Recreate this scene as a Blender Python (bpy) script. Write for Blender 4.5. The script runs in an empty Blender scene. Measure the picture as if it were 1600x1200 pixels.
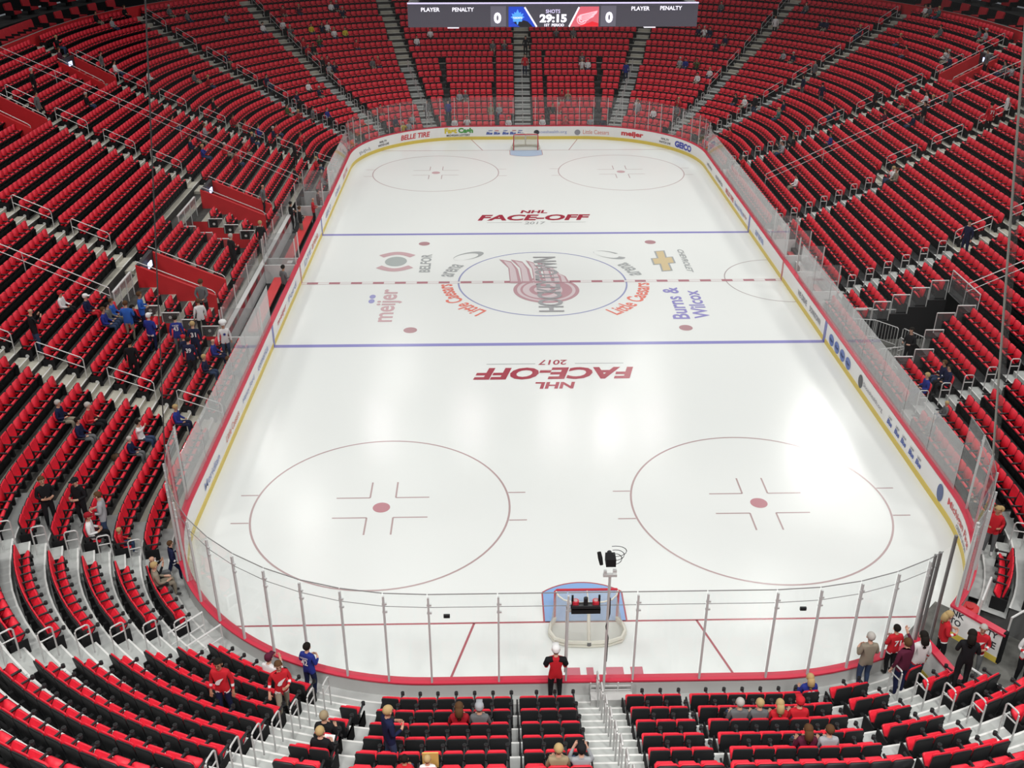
import bpy, math, random
import numpy as np
from mathutils import Vector, Matrix, Euler
random.seed(7)
rng = np.random.default_rng(7)
SC = bpy.context.scene
COL = SC.collection
PI = math.pi
R_ = math.radians

# ------------------------------------------------------------ camera, world, lights, exposure
CAM = np.array([-2.70968, -50.49957, 20.47596]); CROT = (1.08447875, 0.0, -0.02111910); FPX = 1570.341
cd = bpy.data.cameras.new('camera'); cam = bpy.data.objects.new('camera', cd); COL.objects.link(cam)
cam.location = CAM; cam.rotation_euler = CROT
cd.sensor_width = 36.0; cd.lens = FPX/1600*36.0; cd.clip_start = 0.1; cd.clip_end = 400
SC.camera = cam
SC.view_settings.view_transform = 'Standard'; SC.view_settings.look = 'None'
SC.view_settings.gamma = 1.0; SC.view_settings.use_curve_mapping = False
SC.view_settings.exposure = 0.0
w = bpy.data.worlds.new('arena_air'); SC.world = w; w.use_nodes = True
w.node_tree.nodes['Background'].inputs[0].default_value = (0.62, 0.66, 0.72, 1)
w.node_tree.nodes['Background'].inputs[1].default_value = 0.22

LK = .285
def lamp(name, loc, target, power, size, spread=130, col=(1, .985, .95), shape='DISK'):
    ld = bpy.data.lights.new(name, 'AREA'); ld.shape = shape; ld.size = size; ld.energy = power
    ld.spread = R_(spread); ld.color = col
    o = bpy.data.objects.new(name, ld); COL.objects.link(o); o.location = loc
    o.rotation_euler = (Vector(target)-Vector(loc)).to_track_quat('-Z', 'Y').to_euler()
    return o
# the rows of sports lamps hung high over the sheet, aimed down at the ice
for yy in (-24, -8, 8, 24):
    for xx in (-9, 9):
        lamp('sports_light', (xx, yy, 27), (xx*.55, yy*.9, 0), (1250 if yy == -24 else 1900)*LK, 7.0, 112)
# dimmer house lamps over the stands
for (x, y, pw) in ((-10, -45, 3600), (10, -45, 3600), (0, -47, 3600), (-27, -30, 2600), (27, -30, 2600), (-28, -8, 2000), (28, -8, 2000), (-27, 14, 900), (27, 14, 900), (-12, 38, 550), (12, 38, 550)):
    lamp('house_light', (x, y, 25), (x*.85, y*.85, 0), pw*LK*2.1, 4.0, 150)
# lamps at the catwalk whose glints show in the ice
for (x, y, pw, s) in ((28.2, 29.1, 5600, 5.0), (-13.5, 32.3, 600, .8), (-4.9, 32.7, 500, .6), (3.3, 32.6, 650, .8),
                      (8.1, 31.3, 800, 1.0), (12.5, 32.4, 500, .7), (-18, 18.8, 600, .8), (-17.6, 14.4, 400, .7), (16.6, 6, 1500, 3.0), (-24.8, 30.2, 1300, 2.5)):
    lamp('catwalk_light', (x, y, 28), (x*.25, y*.2, 0), pw*LK, s, 120)

# ------------------------------------------------------------ materials
MATS = {}
def mat(name, col, rough=.6, spec=.4, metal=0, emit=0, noise=0, nscale=4, bump=0):
    if name in MATS: return MATS[name]
    m = bpy.data.materials.new(name); m.use_nodes = True; nt = m.node_tree
    b = nt.nodes['Principled BSDF']
    b.inputs['Base Color'].default_value = (*col, 1); b.inputs['Roughness'].default_value = rough
    b.inputs['Specular IOR Level'].default_value = spec; b.inputs['Metallic'].default_value = metal
    if emit:
        b.inputs['Emission Color'].default_value = (*col, 1); b.inputs['Emission Strength'].default_value = emit
    if noise:
        tc = nt.nodes.new('ShaderNodeTexCoord'); n = nt.nodes.new('ShaderNodeTexNoise'); n.inputs['Scale'].default_value = nscale
        n.inputs['Detail'].default_value = 5
        r = nt.nodes.new('ShaderNodeValToRGB'); r.color_ramp.elements[0].position = .3; r.color_ramp.elements[1].position = .7
        r.color_ramp.elements[0].color = (*[c*(1-noise) for c in col], 1); r.color_ramp.elements[1].color = (*[min(1, c*(1+noise*.6)) for c in col], 1)
        nt.links.new(tc.outputs['Object'], n.inputs['Vector']); nt.links.new(n.outputs['Fac'], r.inputs['Fac']); nt.links.new(r.outputs['Color'], b.inputs['Base Color'])
    MATS[name] = m
    return m
def glassmat(name, tint, refl, haze, hazecol=(.8, .82, .82), rough=.03, edge=.65):
    m = bpy.data.materials.new(name); m.use_nodes = True; nt = m.node_tree; nt.nodes.clear()
    o = nt.nodes.new('ShaderNodeOutputMaterial'); t = nt.nodes.new('ShaderNodeBsdfTransparent'); t.inputs[0].default_value = (*tint, 1)
    d = nt.nodes.new('ShaderNodeBsdfDiffuse'); d.inputs[0].default_value = (*hazecol, 1)
    g = nt.nodes.new('ShaderNodeBsdfGlossy'); g.inputs['Roughness'].default_value = rough
    lw = nt.nodes.new('ShaderNodeLayerWeight'); lw.inputs[0].default_value = .5
    pw = nt.nodes.new('ShaderNodeMath'); pw.operation = 'POWER'; pw.inputs[1].default_value = 5; nt.links.new(lw.outputs['Facing'], pw.inputs[0])
    f = nt.nodes.new('ShaderNodeMath'); f.operation = 'MULTIPLY_ADD'; f.inputs[1].default_value = edge; f.inputs[2].default_value = refl; nt.links.new(pw.outputs[0], f.inputs[0])
    m1 = nt.nodes.new('ShaderNodeMixShader'); m1.inputs[0].default_value = haze
    m2 = nt.nodes.new('ShaderNodeMixShader')
    nt.links.new(t.outputs[0], m1.inputs[1]); nt.links.new(d.outputs[0], m1.inputs[2])
    nt.links.new(f.outputs[0], m2.inputs[0]); nt.links.new(m1.outputs[0], m2.inputs[1]); nt.links.new(g.outputs[0], m2.inputs[2])
    nt.links.new(m2.outputs[0], o.inputs[0]); MATS[name] = m
    return m
RED = mat('red_upholstery', (.74, .020, .042), .5, .35, noise=.12, nscale=9)
BLK = mat('black_plastic', (.017, .018, .02), .5, .4)
BLKM = mat('black_matte', (.012, .012, .013), .8, .2)
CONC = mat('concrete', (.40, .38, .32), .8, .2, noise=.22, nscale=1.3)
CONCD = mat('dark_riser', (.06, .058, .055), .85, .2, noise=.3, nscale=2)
GREY = mat('grey_deck', (.43, .44, .43), .6, .3, noise=.08, nscale=2)
GREYL = mat('light_nosing', (.68, .68, .66), .6, .3)
DARKDECK = mat('dark_deck', (.055, .056, .058), .7, .3, noise=.5, nscale=3)
STEEL = mat('brushed_aluminium', (.60, .61, .60), .4, .5, .3)
STEELW = mat('pale_metal', (.66, .66, .65), .45, .5, .2)
CAPR = mat('red_cap_rail', (.56, .022, .055), .35, .5)
BOARDW = mat('white_board', (.86, .86, .85), .35, .5)
BOARDG = mat('grey_board_back', (.50, .50, .49), .5, .3, noise=.05, nscale=1)
KICK = mat('yellow_kickplate', (.74, .57, .09), .4, .5)
REDW = mat('red_wall_paint', (.58, .022, .028), .6, .3, noise=.06, nscale=2)
GLS = glassmat('rink_glass', (.975, .98, .98), .02, .03)
GLSS = glassmat('side_rink_glass', (.95, .955, .955), .07, .29, (.72, .73, .73))  # grey haze colour stands in for bright ice reflected in the side panes
GLSG = glassmat('guard_glass', (.93, .94, .94), .05, .10, (.7, .71, .71))
RUBBER = mat('rubber_floor', (.13, .13, .12), .75, .3, noise=.55, nscale=1.6)

# ------------------------------------------------------------ mesh builder
class MB:
    def __init__(s): s.v = []; s.f = []; s.m = []; s.mats = []
    def mi(s, m):
        if m not in s.mats: s.mats.append(m)
        return s.mats.index(m)
    def add(s, vs, fs, m, M=None):
        b = len(s.v); i = s.mi(m)
        if M is not None: vs = [tuple(M @ Vector(v)) for v in vs]
        s.v.extend(vs); s.f.extend([tuple(b+k for k in f) for f in fs]); s.m.extend([i]*len(fs))
    def box(s, c, d, m, M=None, rz=0):
        x, y, z = [k/2 for k in d]
        vs = [(sx*x, sy*y, sz*z) for sz in (-1, 1) for sy in (-1, 1) for sx in (-1, 1)]
        if rz: cs, sn = math.cos(rz), math.sin(rz); vs = [(a*cs-b*sn, a*sn+b*cs, e) for a, b, e in vs]
        vs = [(a+c[0], b+c[1], e+c[2]) for a, b, e in vs]
        s.add(vs, [(0, 2, 3, 1), (4, 5, 7, 6), (0, 1, 5, 4), (2, 6, 7, 3), (0, 4, 6, 2), (1, 3, 7, 5)], m, M)
    def slab(s, outl, y0, y1, m, M=None, bev=.015, ins=.02):
        # closed outline in x-z extruded along y with softened edges
        n = len(outl); cx = sum(p[0] for p in outl)/n; cz = sum(p[1] for p in outl)/n
        def ring(y, k): return [(cx+(p[0]-cx)*k, y, cz+(p[1]-cz)*k) for p in outl]
        k = 1-ins/max(.05, max(abs(p[0]-cx) for p in outl)); sg = 1 if y1 > y0 else -1
        rs = [ring(y0, k), ring(y0+sg*bev, 1), ring(y1-sg*bev, 1), ring(y1, k)]
        vs = [v for r in rs for v in r]; fs = [tuple(range(n))[::-1], tuple(range(3*n, 4*n))]
        for r in range(3):
            for i in range(n): j = (i+1) % n; fs.append((r*n+i, r*n+j, (r+1)*n+j, (r+1)*n+i))
        s.add(vs, fs, m, M)
    def tube(s, pts, r, m, n=6, M=None, closed=False):
        pts = [Vector(p) for p in pts]; N = len(pts); vs = []; fs = []
        for i, p in enumerate(pts):
            a = pts[(i-1) % N] if (closed or i) else p; b = pts[(i+1) % N] if (closed or i < N-1) else p
            t = (b-a).normalized(); u = t.cross(Vector((0, 0, 1)))
            if u.length < .1: u = t.cross(Vector((0.3, 1, 0)))
            u.normalize(); w_ = t.cross(u)
            rr = r[i] if isinstance(r, (list, tuple)) else r
            vs += [tuple(p+(u*math.cos(2*PI*k/n)+w_*math.sin(2*PI*k/n))*rr) for k in range(n)]
        for i in range(N if closed else N-1):
            j = (i+1) % N
            for k in range(n): l = (k+1) % n; fs.append((i*n+k, i*n+l, j*n+l, j*n+k))
        if not closed: fs += [tuple(range(n))[::-1], tuple(range((N-1)*n, N*n))]
        s.add(vs, fs, m, M)
    def cyl(s, c, r, h, m, n=16, r2=None, M=None):
        r2 = r if r2 is None else r2
        vs = [(c[0]+rr*math.cos(2*PI*k/n), c[1]+rr*math.sin(2*PI*k/n), c[2]+z) for rr, z in ((r, 0), (r2, h)) for k in range(n)]
        fs = [tuple(range(n))[::-1], tuple(range(n, 2*n))]+[(k, (k+1) % n, n+(k+1) % n, n+k) for k in range(n)]
        s.add(vs, fs, m, M)
    def ell(s, c, r, m, n=12, k=8, M=None):
        vs = [(c[0], c[1], c[2]-r[2])]
        for i in range(1, k):
            a = -PI/2+PI*i/k
            for j in range(n): vs.append((c[0]+r[0]*math.cos(a)*math.cos(2*PI*j/n), c[1]+r[1]*math.cos(a)*math.sin(2*PI*j/n), c[2]+r[2]*math.sin(a)))
        vs.append((c[0], c[1], c[2]+r[2])); fs = []
        for j in range(n):
            l = (j+1) % n; fs.append((0, 1+l, 1+j)); fs.append((len(vs)-1, 1+(k-2)*n+j, 1+(k-2)*n+l))
            for i in range(k-2): fs.append((1+i*n+j, 1+i*n+l, 1+(i+1)*n+l, 1+(i+1)*n+j))
        s.add(vs, fs, m, M)
    def quad(s, a, b, c, d, m): s.add([a, b, c, d], [(0, 1, 2, 3)], m)
    def mesh(s, name, smooth=False):
        me = bpy.data.meshes.new(name); me.from_pydata(s.v, [], s.f)
        for m in s.mats: me.materials.append(m)
        me.polygons.foreach_set('material_index', s.m)
        if smooth: me.polygons.foreach_set('use_smooth', [True]*len(s.f))
        me.update(); return me
    def build(s, name, parent=None, smooth=False, **kw):
        o = bpy.data.objects.new(name, s.mesh(name, smooth)); COL.objects.link(o)
        if parent is not None: o.parent = parent
        return tag(o, **kw)
def tag(o, label=None, cat=None, group=None, kind=None):
    if label: o['label'] = label
    if cat: o['category'] = cat
    if group: o['group'] = group
    if kind: o['kind'] = kind
    return o
def empty(name, loc=(0, 0, 0), rz=0, **kw):
    o = bpy.data.objects.new(name, None); COL.objects.link(o); o.location = loc; o.rotation_euler = (0, 0, rz)
    o.empty_display_size = .2
    return tag(o, **kw)
def fmesh(name, me, parent=None, **kw):
    o = bpy.data.objects.new(name, me); COL.objects.link(o)
    if parent is not None: o.parent = parent
    return tag(o, **kw)
def rotz(a, t=(0, 0, 0)): return Matrix.Translation(t) @ Matrix.Rotation(a, 4, 'Z')

# ------------------------------------------------------------ lettering
_tc = {}
def glyphs(txt, bold=0.0, shear=0.0, spacing=1.0):
    key = (txt, bold, shear, spacing)
    if key in _tc: return _tc[key]
    c = bpy.data.curves.new('t', 'FONT'); c.body = txt; c.size = 1; c.offset = bold; c.shear = shear; c.space_character = spacing; c.resolution_u = 3
    o = bpy.data.objects.new('t', c); COL.objects.link(o)
    dg = bpy.context.evaluated_depsgraph_get(); dg.update()
    me = bpy.data.meshes.new_from_object(o.evaluated_get(dg))
    vs = [(v.co.x, v.co.y) for v in me.vertices]; fs = [tuple(p.vertices) for p in me.polygons]
    bpy.data.objects.remove(o); bpy.data.curves.remove(c); bpy.data.meshes.remove(me)
    xs = [v[0] for v in vs]; ys = [v[1] for v in vs]; x0, x1, y0, y1 = min(xs), max(xs), min(ys), max(ys)
    vs = [((x-x0)/(x1-x0), (y-y0)/(y1-y0)) for x, y in vs]
    _tc[key] = (vs, fs); return _tc[key]
def lettering(mb, txt, fn, m, bold=0.0, shear=0.0, spacing=1.0):
    """fn maps (s, t) in the unit box of the word to a point"""
    vs, fs = glyphs(txt, bold, shear, spacing)
    mb.add([tuple(fn(a, b)) for a, b in vs], fs, m)
# ------------------------------------------------------------ rink plan
A, B, RC = 12.954, 30.48, 8.53
CX, CY = A-RC, B-RC
def base_loop(step=.5):
    """points round the rink (d = 0) with outward normals, counter-clockwise from +x side"""
    out = []
    def line(p, q, n):
        L = math.hypot(q[0]-p[0], q[1]-p[1]); k = max(1, round(L/step))
        for i in range(k): t = i/k; out.append((p[0]+(q[0]-p[0])*t, p[1]+(q[1]-p[1])*t, n[0], n[1]))
    def arc(cx, cy, a0):
        k = max(2, round(RC*PI/2/step))
        for i in range(k): a = a0+PI/2*i/k; out.append((cx+RC*math.cos(a), cy+RC*math.sin(a), math.cos(a), math.sin(a)))
    line((A, -CY), (A, CY), (1, 0)); arc(CX, CY, 0); line((CX, B), (-CX, B), (0, 1)); arc(-CX, CY, PI/2)
    line((-A, CY), (-A, -CY), (-1, 0)); arc(-CX, -CY, PI); line((-CX, -B), (CX, -B), (0, -1)); arc(CX, -CY, 1.5*PI)
    return out
def off(p, d): return (p[0]+p[2]*d, p[1]+p[3]*d)
def dist(x, y):
    qx = abs(x)-CX; qy = abs(y)-CY
    if qx > 0 and qy > 0: return math.hypot(qx, qy)-RC
    return max(qx, qy)-RC
def normal(x, y):
    qx = abs(x)-CX; qy = abs(y)-CY
    if qx > 0 and qy > 0: l = math.hypot(qx, qy); return (math.copysign(qx/l, x), math.copysign(qy/l, y))
    if qx-RC > qy-RC: return (math.copysign(1, x), 0.)
    return (0., math.copysign(1, y))
def bpt(s, d=0., z=0.):
    """walk along the inner board face; s metres counter-clockwise from (A, 0)"""
    per = [CY, RC*PI/2, 2*CX, RC*PI/2, 2*CY, RC*PI/2, 2*CX, RC*PI/2, CY]; tot = sum(per); s = s % tot; i = 0
    while s > per[i]: s -= per[i]; i += 1
    if i == 0: return (A+d, s, z)
    if i == 1: a = s/RC; return (CX+(RC+d)*math.cos(a), CY+(RC+d)*math.sin(a), z)
    if i == 2: return (CX-s, B+d, z)
    if i == 3: a = PI/2+s/RC; return (-CX+(RC+d)*math.cos(a), CY+(RC+d)*math.sin(a), z)
    if i == 4: return (-A-d, CY-s, z)
    if i == 5: a = PI+s/RC; return (-CX+(RC+d)*math.cos(a), -CY+(RC+d)*math.sin(a), z)
    if i == 6: return (-CX+s, -B-d, z)
    if i == 7: a = 1.5*PI+s/RC; return (CX+(RC+d)*math.cos(a), -CY+(RC+d)*math.sin(a), z)
    return (A+d, -CY+s, z)
PER = 2*CY*2+4*CX+RC*2*PI
def s_of(x, y):
    """arc length of the board point nearest (x, y)"""
    best = min(range(1720), key=lambda i: (bpt(i*.1)[0]-x)**2+(bpt(i*.1)[1]-y)**2); return best*.1

# ------------------------------------------------------------ ice sheet and its paint
ICE = bpy.data.materials.new('ice'); ICE.use_nodes = True; nt = ICE.node_tree; b = nt.nodes['Principled BSDF']
b.inputs['Roughness'].default_value = .2; b.inputs['Specular IOR Level'].default_value = .22
tc = nt.nodes.new('ShaderNodeTexCoord'); n1 = nt.nodes.new('ShaderNodeTexNoise'); n1.inputs['Scale'].default_value = .12; n1.inputs['Detail'].default_value = 4
rp = nt.nodes.new('ShaderNodeValToRGB'); rp.color_ramp.elements[0].color = (.75, .78, .765, 1); rp.color_ramp.elements[1].color = (.80, .82, .80, 1)
nt.links.new(tc.outputs['Object'], n1.inputs['Vector']); nt.links.new(n1.outputs['Fac'], rp.inputs['Fac']); nt.links.new(rp.outputs['Color'], b.inputs['Base Color'])
n2 = nt.nodes.new('ShaderNodeTexNoise'); n2.inputs['Scale'].default_value = .6; bp = nt.nodes.new('ShaderNodeBump'); bp.inputs['Strength'].default_value = .02
nt.links.new(tc.outputs['Object'], n2.inputs['Vector']); nt.links.new(n2.outputs['Fac'], bp.inputs['Height']); nt.links.new(bp.outputs['Normal'], b.inputs['Normal'])
loop = base_loop(.5)
mb = MB(); mb.add([(p[0], p[1], 0) for p in loop], [tuple(range(len(loop)))], ICE)
ice = mb.build('floor_ice', kind='structure')
mb = MB(); ol = [off(p, 22.5) for p in base_loop(2)]
mb.add([(x, y, -.03) for x, y in ol], [tuple(range(len(ol)))], mat('under_concrete', (.22, .22, .21), .8))
mb.build('floor_concrete', kind='structure')
ZP = .004
def paint(name, col, rough=.2): return mat(name, col, rough, .5)
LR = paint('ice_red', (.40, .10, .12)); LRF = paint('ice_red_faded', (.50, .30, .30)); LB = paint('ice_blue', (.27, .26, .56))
LG = paint('ice_grey', (.40, .42, .42)); LP = paint('ice_pink', (.60, .41, .43)); DOT = paint('ice_dot', (.50, .23, .26))
CREASE = paint('crease_blue', (.25, .42, .72)); CBLU = paint('ice_circle_blue', (.32, .34, .55)); ORNG = paint('ice_orange_red', (.78, .22, .17))
GOLD = paint('ice_gold', (.66, .54, .33)); LDR = paint('ice_dark_red', (.36, .035, .06)); WHT = paint('ice_white', (.80, .80, .79))
def rect(mb, x0, x1, y0, y1, m, z=ZP): mb.quad((x0, y0, z), (x1, y0, z), (x1, y1, z), (x0, y1, z), m)
def ring(mb, cx, cy, r, wd, m, a0=0, a1=2*PI, z=ZP, n=96):
    for i in range(n):
        a = a0+(a1-a0)*i/n; c = a0+(a1-a0)*(i+1)/n
        mb.quad((cx+(r-wd)*math.cos(a), cy+(r-wd)*math.sin(a), z), (cx+r*math.cos(a), cy+r*math.sin(a), z), (cx+r*math.cos(c), cy+r*math.sin(c), z), (cx+(r-wd)*math.cos(c), cy+(r-wd)*math.sin(c), z), m)
def disc(mb, cx, cy, r, m, z=ZP, ry=None, n=40): ry = ry or r; mb.add([(cx+r*math.cos(2*PI*i/n), cy+ry*math.sin(2*PI*i/n), z) for i in range(n)], [tuple(range(n))], m)
def ribbon(mb, a, c, wd, m, z=ZP):
    dx, dy = c[0]-a[0], c[1]-a[1]; l = math.hypot(dx, dy); nx, ny = -dy/l*wd/2, dx/l*wd/2
    mb.quad((a[0]-nx, a[1]-ny, z), (c[0]-nx, c[1]-ny, z), (c[0]+nx, c[1]+ny, z), (a[0]+nx, a[1]+ny, z), m)
for sg in (-1, 1):
    mb = MB(); rect(mb, -A, A, sg*7.77-.15, sg*7.77+.15, LB); mb.build('blue_line', ice)
    gl = sg*27.13; hw = CX+math.sqrt(RC**2-(27.13-CY)**2)
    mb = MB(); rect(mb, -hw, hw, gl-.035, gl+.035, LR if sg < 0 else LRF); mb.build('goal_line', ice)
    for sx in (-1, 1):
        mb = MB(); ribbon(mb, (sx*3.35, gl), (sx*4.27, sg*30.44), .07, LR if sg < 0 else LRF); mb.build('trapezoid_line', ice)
        cx, cy = sx*6.706, sg*21.03; LC = LRF if sg > 0 else LR
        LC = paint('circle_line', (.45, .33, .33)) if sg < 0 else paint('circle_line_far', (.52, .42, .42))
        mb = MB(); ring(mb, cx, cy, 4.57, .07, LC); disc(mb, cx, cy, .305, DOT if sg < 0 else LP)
        for qx in (-1, 1):
            for qy in (-1, 1):
                x0, y0 = cx+qx*.46, cy+qy*.61
                rect(mb, min(x0, x0+qx*1.2), max(x0, x0+qx*1.2), y0-.03, y0+.03, LC); rect(mb, x0-.03, x0+.03, min(y0, y0+qy*1.0), max(y0, y0+qy*1.0), LC)
            for qy in (-1, 1):
                x0 = cx+qx*4.5; rect(mb, min(x0, x0+qx*.62), max(x0, x0+qx*.62), cy+qy*.85-.03, cy+qy*.85+.03, LC)
        mb.build('faceoff_circle', ice)
        mb = MB(); disc(mb, sx*6.706, sg*6.096, .33, paint('neutral_dot', (.46, .27, .29))); mb.build('faceoff_dot', ice)
    mb = MB(); cr = [(-1.22, gl), (-1.22, gl-sg*1.37)]+[(1.83*math.cos(a), gl-sg*1.83*math.sin(a)) for a in np.linspace(PI-.846, .846, 14)]+[(1.22, gl-sg*1.37), (1.22, gl)]
    cr = [(x*1.02, y) for x, y in cr]
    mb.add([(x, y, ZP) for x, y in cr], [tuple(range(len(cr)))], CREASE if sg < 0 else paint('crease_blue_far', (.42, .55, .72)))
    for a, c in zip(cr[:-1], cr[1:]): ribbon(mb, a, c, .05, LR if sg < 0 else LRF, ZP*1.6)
    mb.build('goal_crease', ice)
mb = MB(); rect(mb, -A, A, -.15, .15, LP, ZP); rect(mb, -A, A, -.11, .11, WHT, ZP*1.3)
nseg = 22
for i in range(nseg):
    x0 = -A+(2*A)*(i+.25)/nseg; rect(mb, x0, x0+2*A/nseg*.5, -.14, .14, paint('dash_red', (.45, .21, .24)), ZP*1.6)
mb.build('center_line', ice)
mb = MB(); ring(mb, 0, 0, 4.57, .09, CBLU); mb.build('center_circle', ice)
mb = MB(); ring(mb, A, 0, 3.05, .06, paint('crease_ref', (.45, .40, .40)), PI/2, 1.5*PI); mb.build('referee_crease', ice)

def icetext(name, txt, m, x, y, wx, wy, ang=0, bold=.02, shear=0, spacing=1., z=ZP*2, skew=0):
    """word centred at (x, y), wx long, wy tall, turned by ang"""
    c, s = math.cos(ang), math.sin(ang); mb = MB()
    def fn(a, q): u = (a-.5)*wx+skew*(q-.5); v = (q-.5)*wy; return (x+u*c-v*s, y+u*s+v*c, z)
    lettering(mb, txt, fn, m, bold, shear, spacing); return mb.build(name, ice)
for sg, ang in ((1, 0), (-1, PI)):
    yc = 10.8*sg
    icetext('ice_lettering', 'FACE-OFF', LDR, .0, yc, 7.2, 1.15, ang, .04, .25, 1.0)
    icetext('ice_lettering', 'NHL', LDR, .0, yc+sg*1.15, 1.75, .62, ang, .04, .2)
    icetext('ice_lettering', '2017', LG if sg > 0 else LDR, .0, yc-sg*1.08, 1.35, .5, ang, .02, .2)
    mb = MB()
    for sx in (-1, 1): rect(mb, .1+sx*2.0-1.1, .1+sx*2.0+1.1, yc-sg*.95-.03, yc-sg*.95+.03, LG)
    mb.build('ice_underline', ice)
icetext('ice_lettering', 'meijer', LP, -8.0, -3.0, 4.2, 1.3, PI/2, .02)
mb = MB(); disc(mb, -8.95, -1.9, .16, paint('meijer_blue', (.36, .36, .62)), ZP*2, .27); disc(mb, -8.95, -2.5, .16, paint('meijer_blue', (.36, .36, .62)), ZP*2, .27); mb.build('ice_dots', ice)
icetext('ice_lettering', 'BELFOR', LG, -6.45, 2.9, 2.8, .62, PI/2, .03)
mb = MB(); disc(mb, -8.15, 3.2, .62, paint('belfor_grey', (.42, .46, .45)), ZP*2, .75)
for sg in (-1, 1):
    pts_o = [(-1.05+2.1*t, sg*(1.0+.55*math.sin(PI*t))) for t in np.linspace(0, 1, 15)]
    pts_i = [(-.75+1.5*t, sg*(.62+.45*math.sin(PI*t))) for t in np.linspace(0, 1, 15)]
    for i in range(14):
        a, c, e, f = pts_o[i], pts_o[i+1], pts_i[i+1], pts_i[i]
        mb.quad(*[(-8.15+q[0], 3.2+q[1], ZP*2) for q in (a, c, e, f)], LP)
mb.build('ice_logo_belfor', ice)
icetext('ice_lettering', 'Burns &', paint('bw_blue', (.30, .28, .58)), 6.7, -3.0, 4.1, .85, PI/2, .02)
icetext('ice_lettering', 'Wilcox', paint('bw_blue', (.30, .28, .58)), 7.75, -3.2, 3.6, .8, PI/2, .02)
icetext('ice_lettering', 'CHEVROLET', LG, 8.25, 3.0, 3.6, .36, -PI/2, .03, .3)
def poly(mb, pts, m, z): mb.add([(x, y, z) for x, y in pts], [tuple(range(len(pts)))], m)
mb = MB()
for m, z, g_ in ((LG, ZP*2, 0), (GOLD, ZP*3, .1)):
    P = [(-.34, -1.6), (.30, -1.6), (.30, -.52), (.66, -.52), (.66, .52), (.30, .52), (.34, 1.6), (-.30, 1.6), (-.30, .52), (-.66, .52), (-.66, -.52), (-.30, -.52)]
    P = [(x-math.copysign(g_, x), y-math.copysign(g_ if abs(y) > .4 and (abs(y) > 1 or abs(x) > .5) else (g_ if abs(y) < 1 else 0), y)) for x, y in P]
    poly(mb, [(7.0+x, 3.0+y+.2*x) for x, y in P], m, z)
mb.build('ice_logo_bowtie', ice)
# sponsor words curved round the centre circle
def arcword(txt, m, r0, r1, a0, a1, bold=.03, shear=0, flip=False):
    mb = MB()
    def fn(a, q):
        th = a0+(a1-a0)*a; r = (r0+(r1-r0)*q); return (r*math.cos(th), r*math.sin(th), ZP*2)
    lettering(mb, txt, fn, m, bold, shear); mb.build('ice_lettering', ice)
arcword('Little Caesars', ORNG, 5.75, 4.85, R_(-52), R_(-3), .02)
arcword('Little Caesars', ORNG, 4.85, 5.75, R_(232), R_(183), .02)
arcword('arena', LG, 4.9, 5.6, R_(171), R_(150), .02); arcword('arena', LG, 5.6, 4.9, R_(9), R_(30), .02)
mb = MB()
for sx, tl in ((-1, .9), (1, -.9)):
    for i in range(40):
        a = 2*PI*i/40; c = 2*PI*(i+1)/40
        def e(t, k):
            x, y = 1.0*k*math.cos(t), .50*k*math.sin(t)*1.0; wv = .0
            return (sx*4.05+x*math.cos(tl*-sx*sx*.0+ (R_(35) if sx < 0 else R_(-35)))-y*math.sin(R_(35) if sx < 0 else R_(-35)), 4.0+x*math.sin(R_(35) if sx < 0 else R_(-35))+y*math.cos(R_(35) if sx < 0 else R_(-35)), ZP*2)
        ki = .80-.22*math.cos(a-.3)
        if sx > 0 and .2 < a < 1.1: continue
        kj = .80-.22*math.cos(c-.3)
        mb.quad(e(a, ki), e(a, 1), e(c, 1), e(c, kj), LG)
mb.build('ice_logo_swoosh', ice)
# winged wheel laid on its side with HOCKEYTOWN across it
W1 = paint('wheel_red', (.52, .32, .35)); W2 = paint('wheel_pale', (.68, .58, .60))
def blob(mb, pts, m, z): mb.add([(x, y, z) for x, y in pts], [tuple(range(len(pts)))], m)
mb = MB()
cx, cy = .15, -1.15
disc(mb, cx, cy, 1.75, W1, ZP*1.6, 1.75); disc(mb, cx, cy, 1.55, W2, ZP*1.9, 1.55); disc(mb, cx, cy, 1.38, W1, ZP*2.2, 1.38)
disc(mb, cx-.2, cy, 1.05, W2, ZP*2.5, 1.15); disc(mb, cx-.2, cy, .7, W1, ZP*2.8, .8); disc(mb, cx-.2, cy, .45, W2, ZP*3.1, .5)
for i, (x0, wd, top) in enumerate(((-1.75, .62, 3.4), (-1.1, .6, 3.35), (-.45, .55, 3.2), (.15, .5, 2.9), (.65, .45, 2.3), (1.05, .4, 1.3))):
    o = [(x0, -.2), (x0+wd, -.2), (x0+wd-.15, top*.55), (x0+wd-.5, top*.9), (x0-.55 if i < 2 else x0-.35, top), (x0-.05, top*.6)]
    blob(mb, o, W1, ZP*(3.3+.3*i)); mx = sum(p[0] for p in o)/6; my = sum(p[1] for p in o)/6
    blob(mb, [(mx+(p[0]-mx)*.62, my+(p[1]-my)*.86) for p in o], W2, ZP*(3.45+.3*i))
mb.build('ice_logo_winged_wheel', ice)
icetext('ice_lettering', 'HOCKEYTOWN', paint('ht_grey', (.38, .38, .39)), .28, -.15, 7.8, 1.3, PI/2, .02, 0, .9, ZP*6)
mb = MB()
for i, (x, wd) in enumerate(((-.75, .42), (-.15, .2), (.4, .5), (1.1, .35))): rect(mb, x, x+wd, -29.5, -29.06, paint('advert_red', (.55, .16, .2)))
mb.build('ice_advert_marks', ice)

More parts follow.
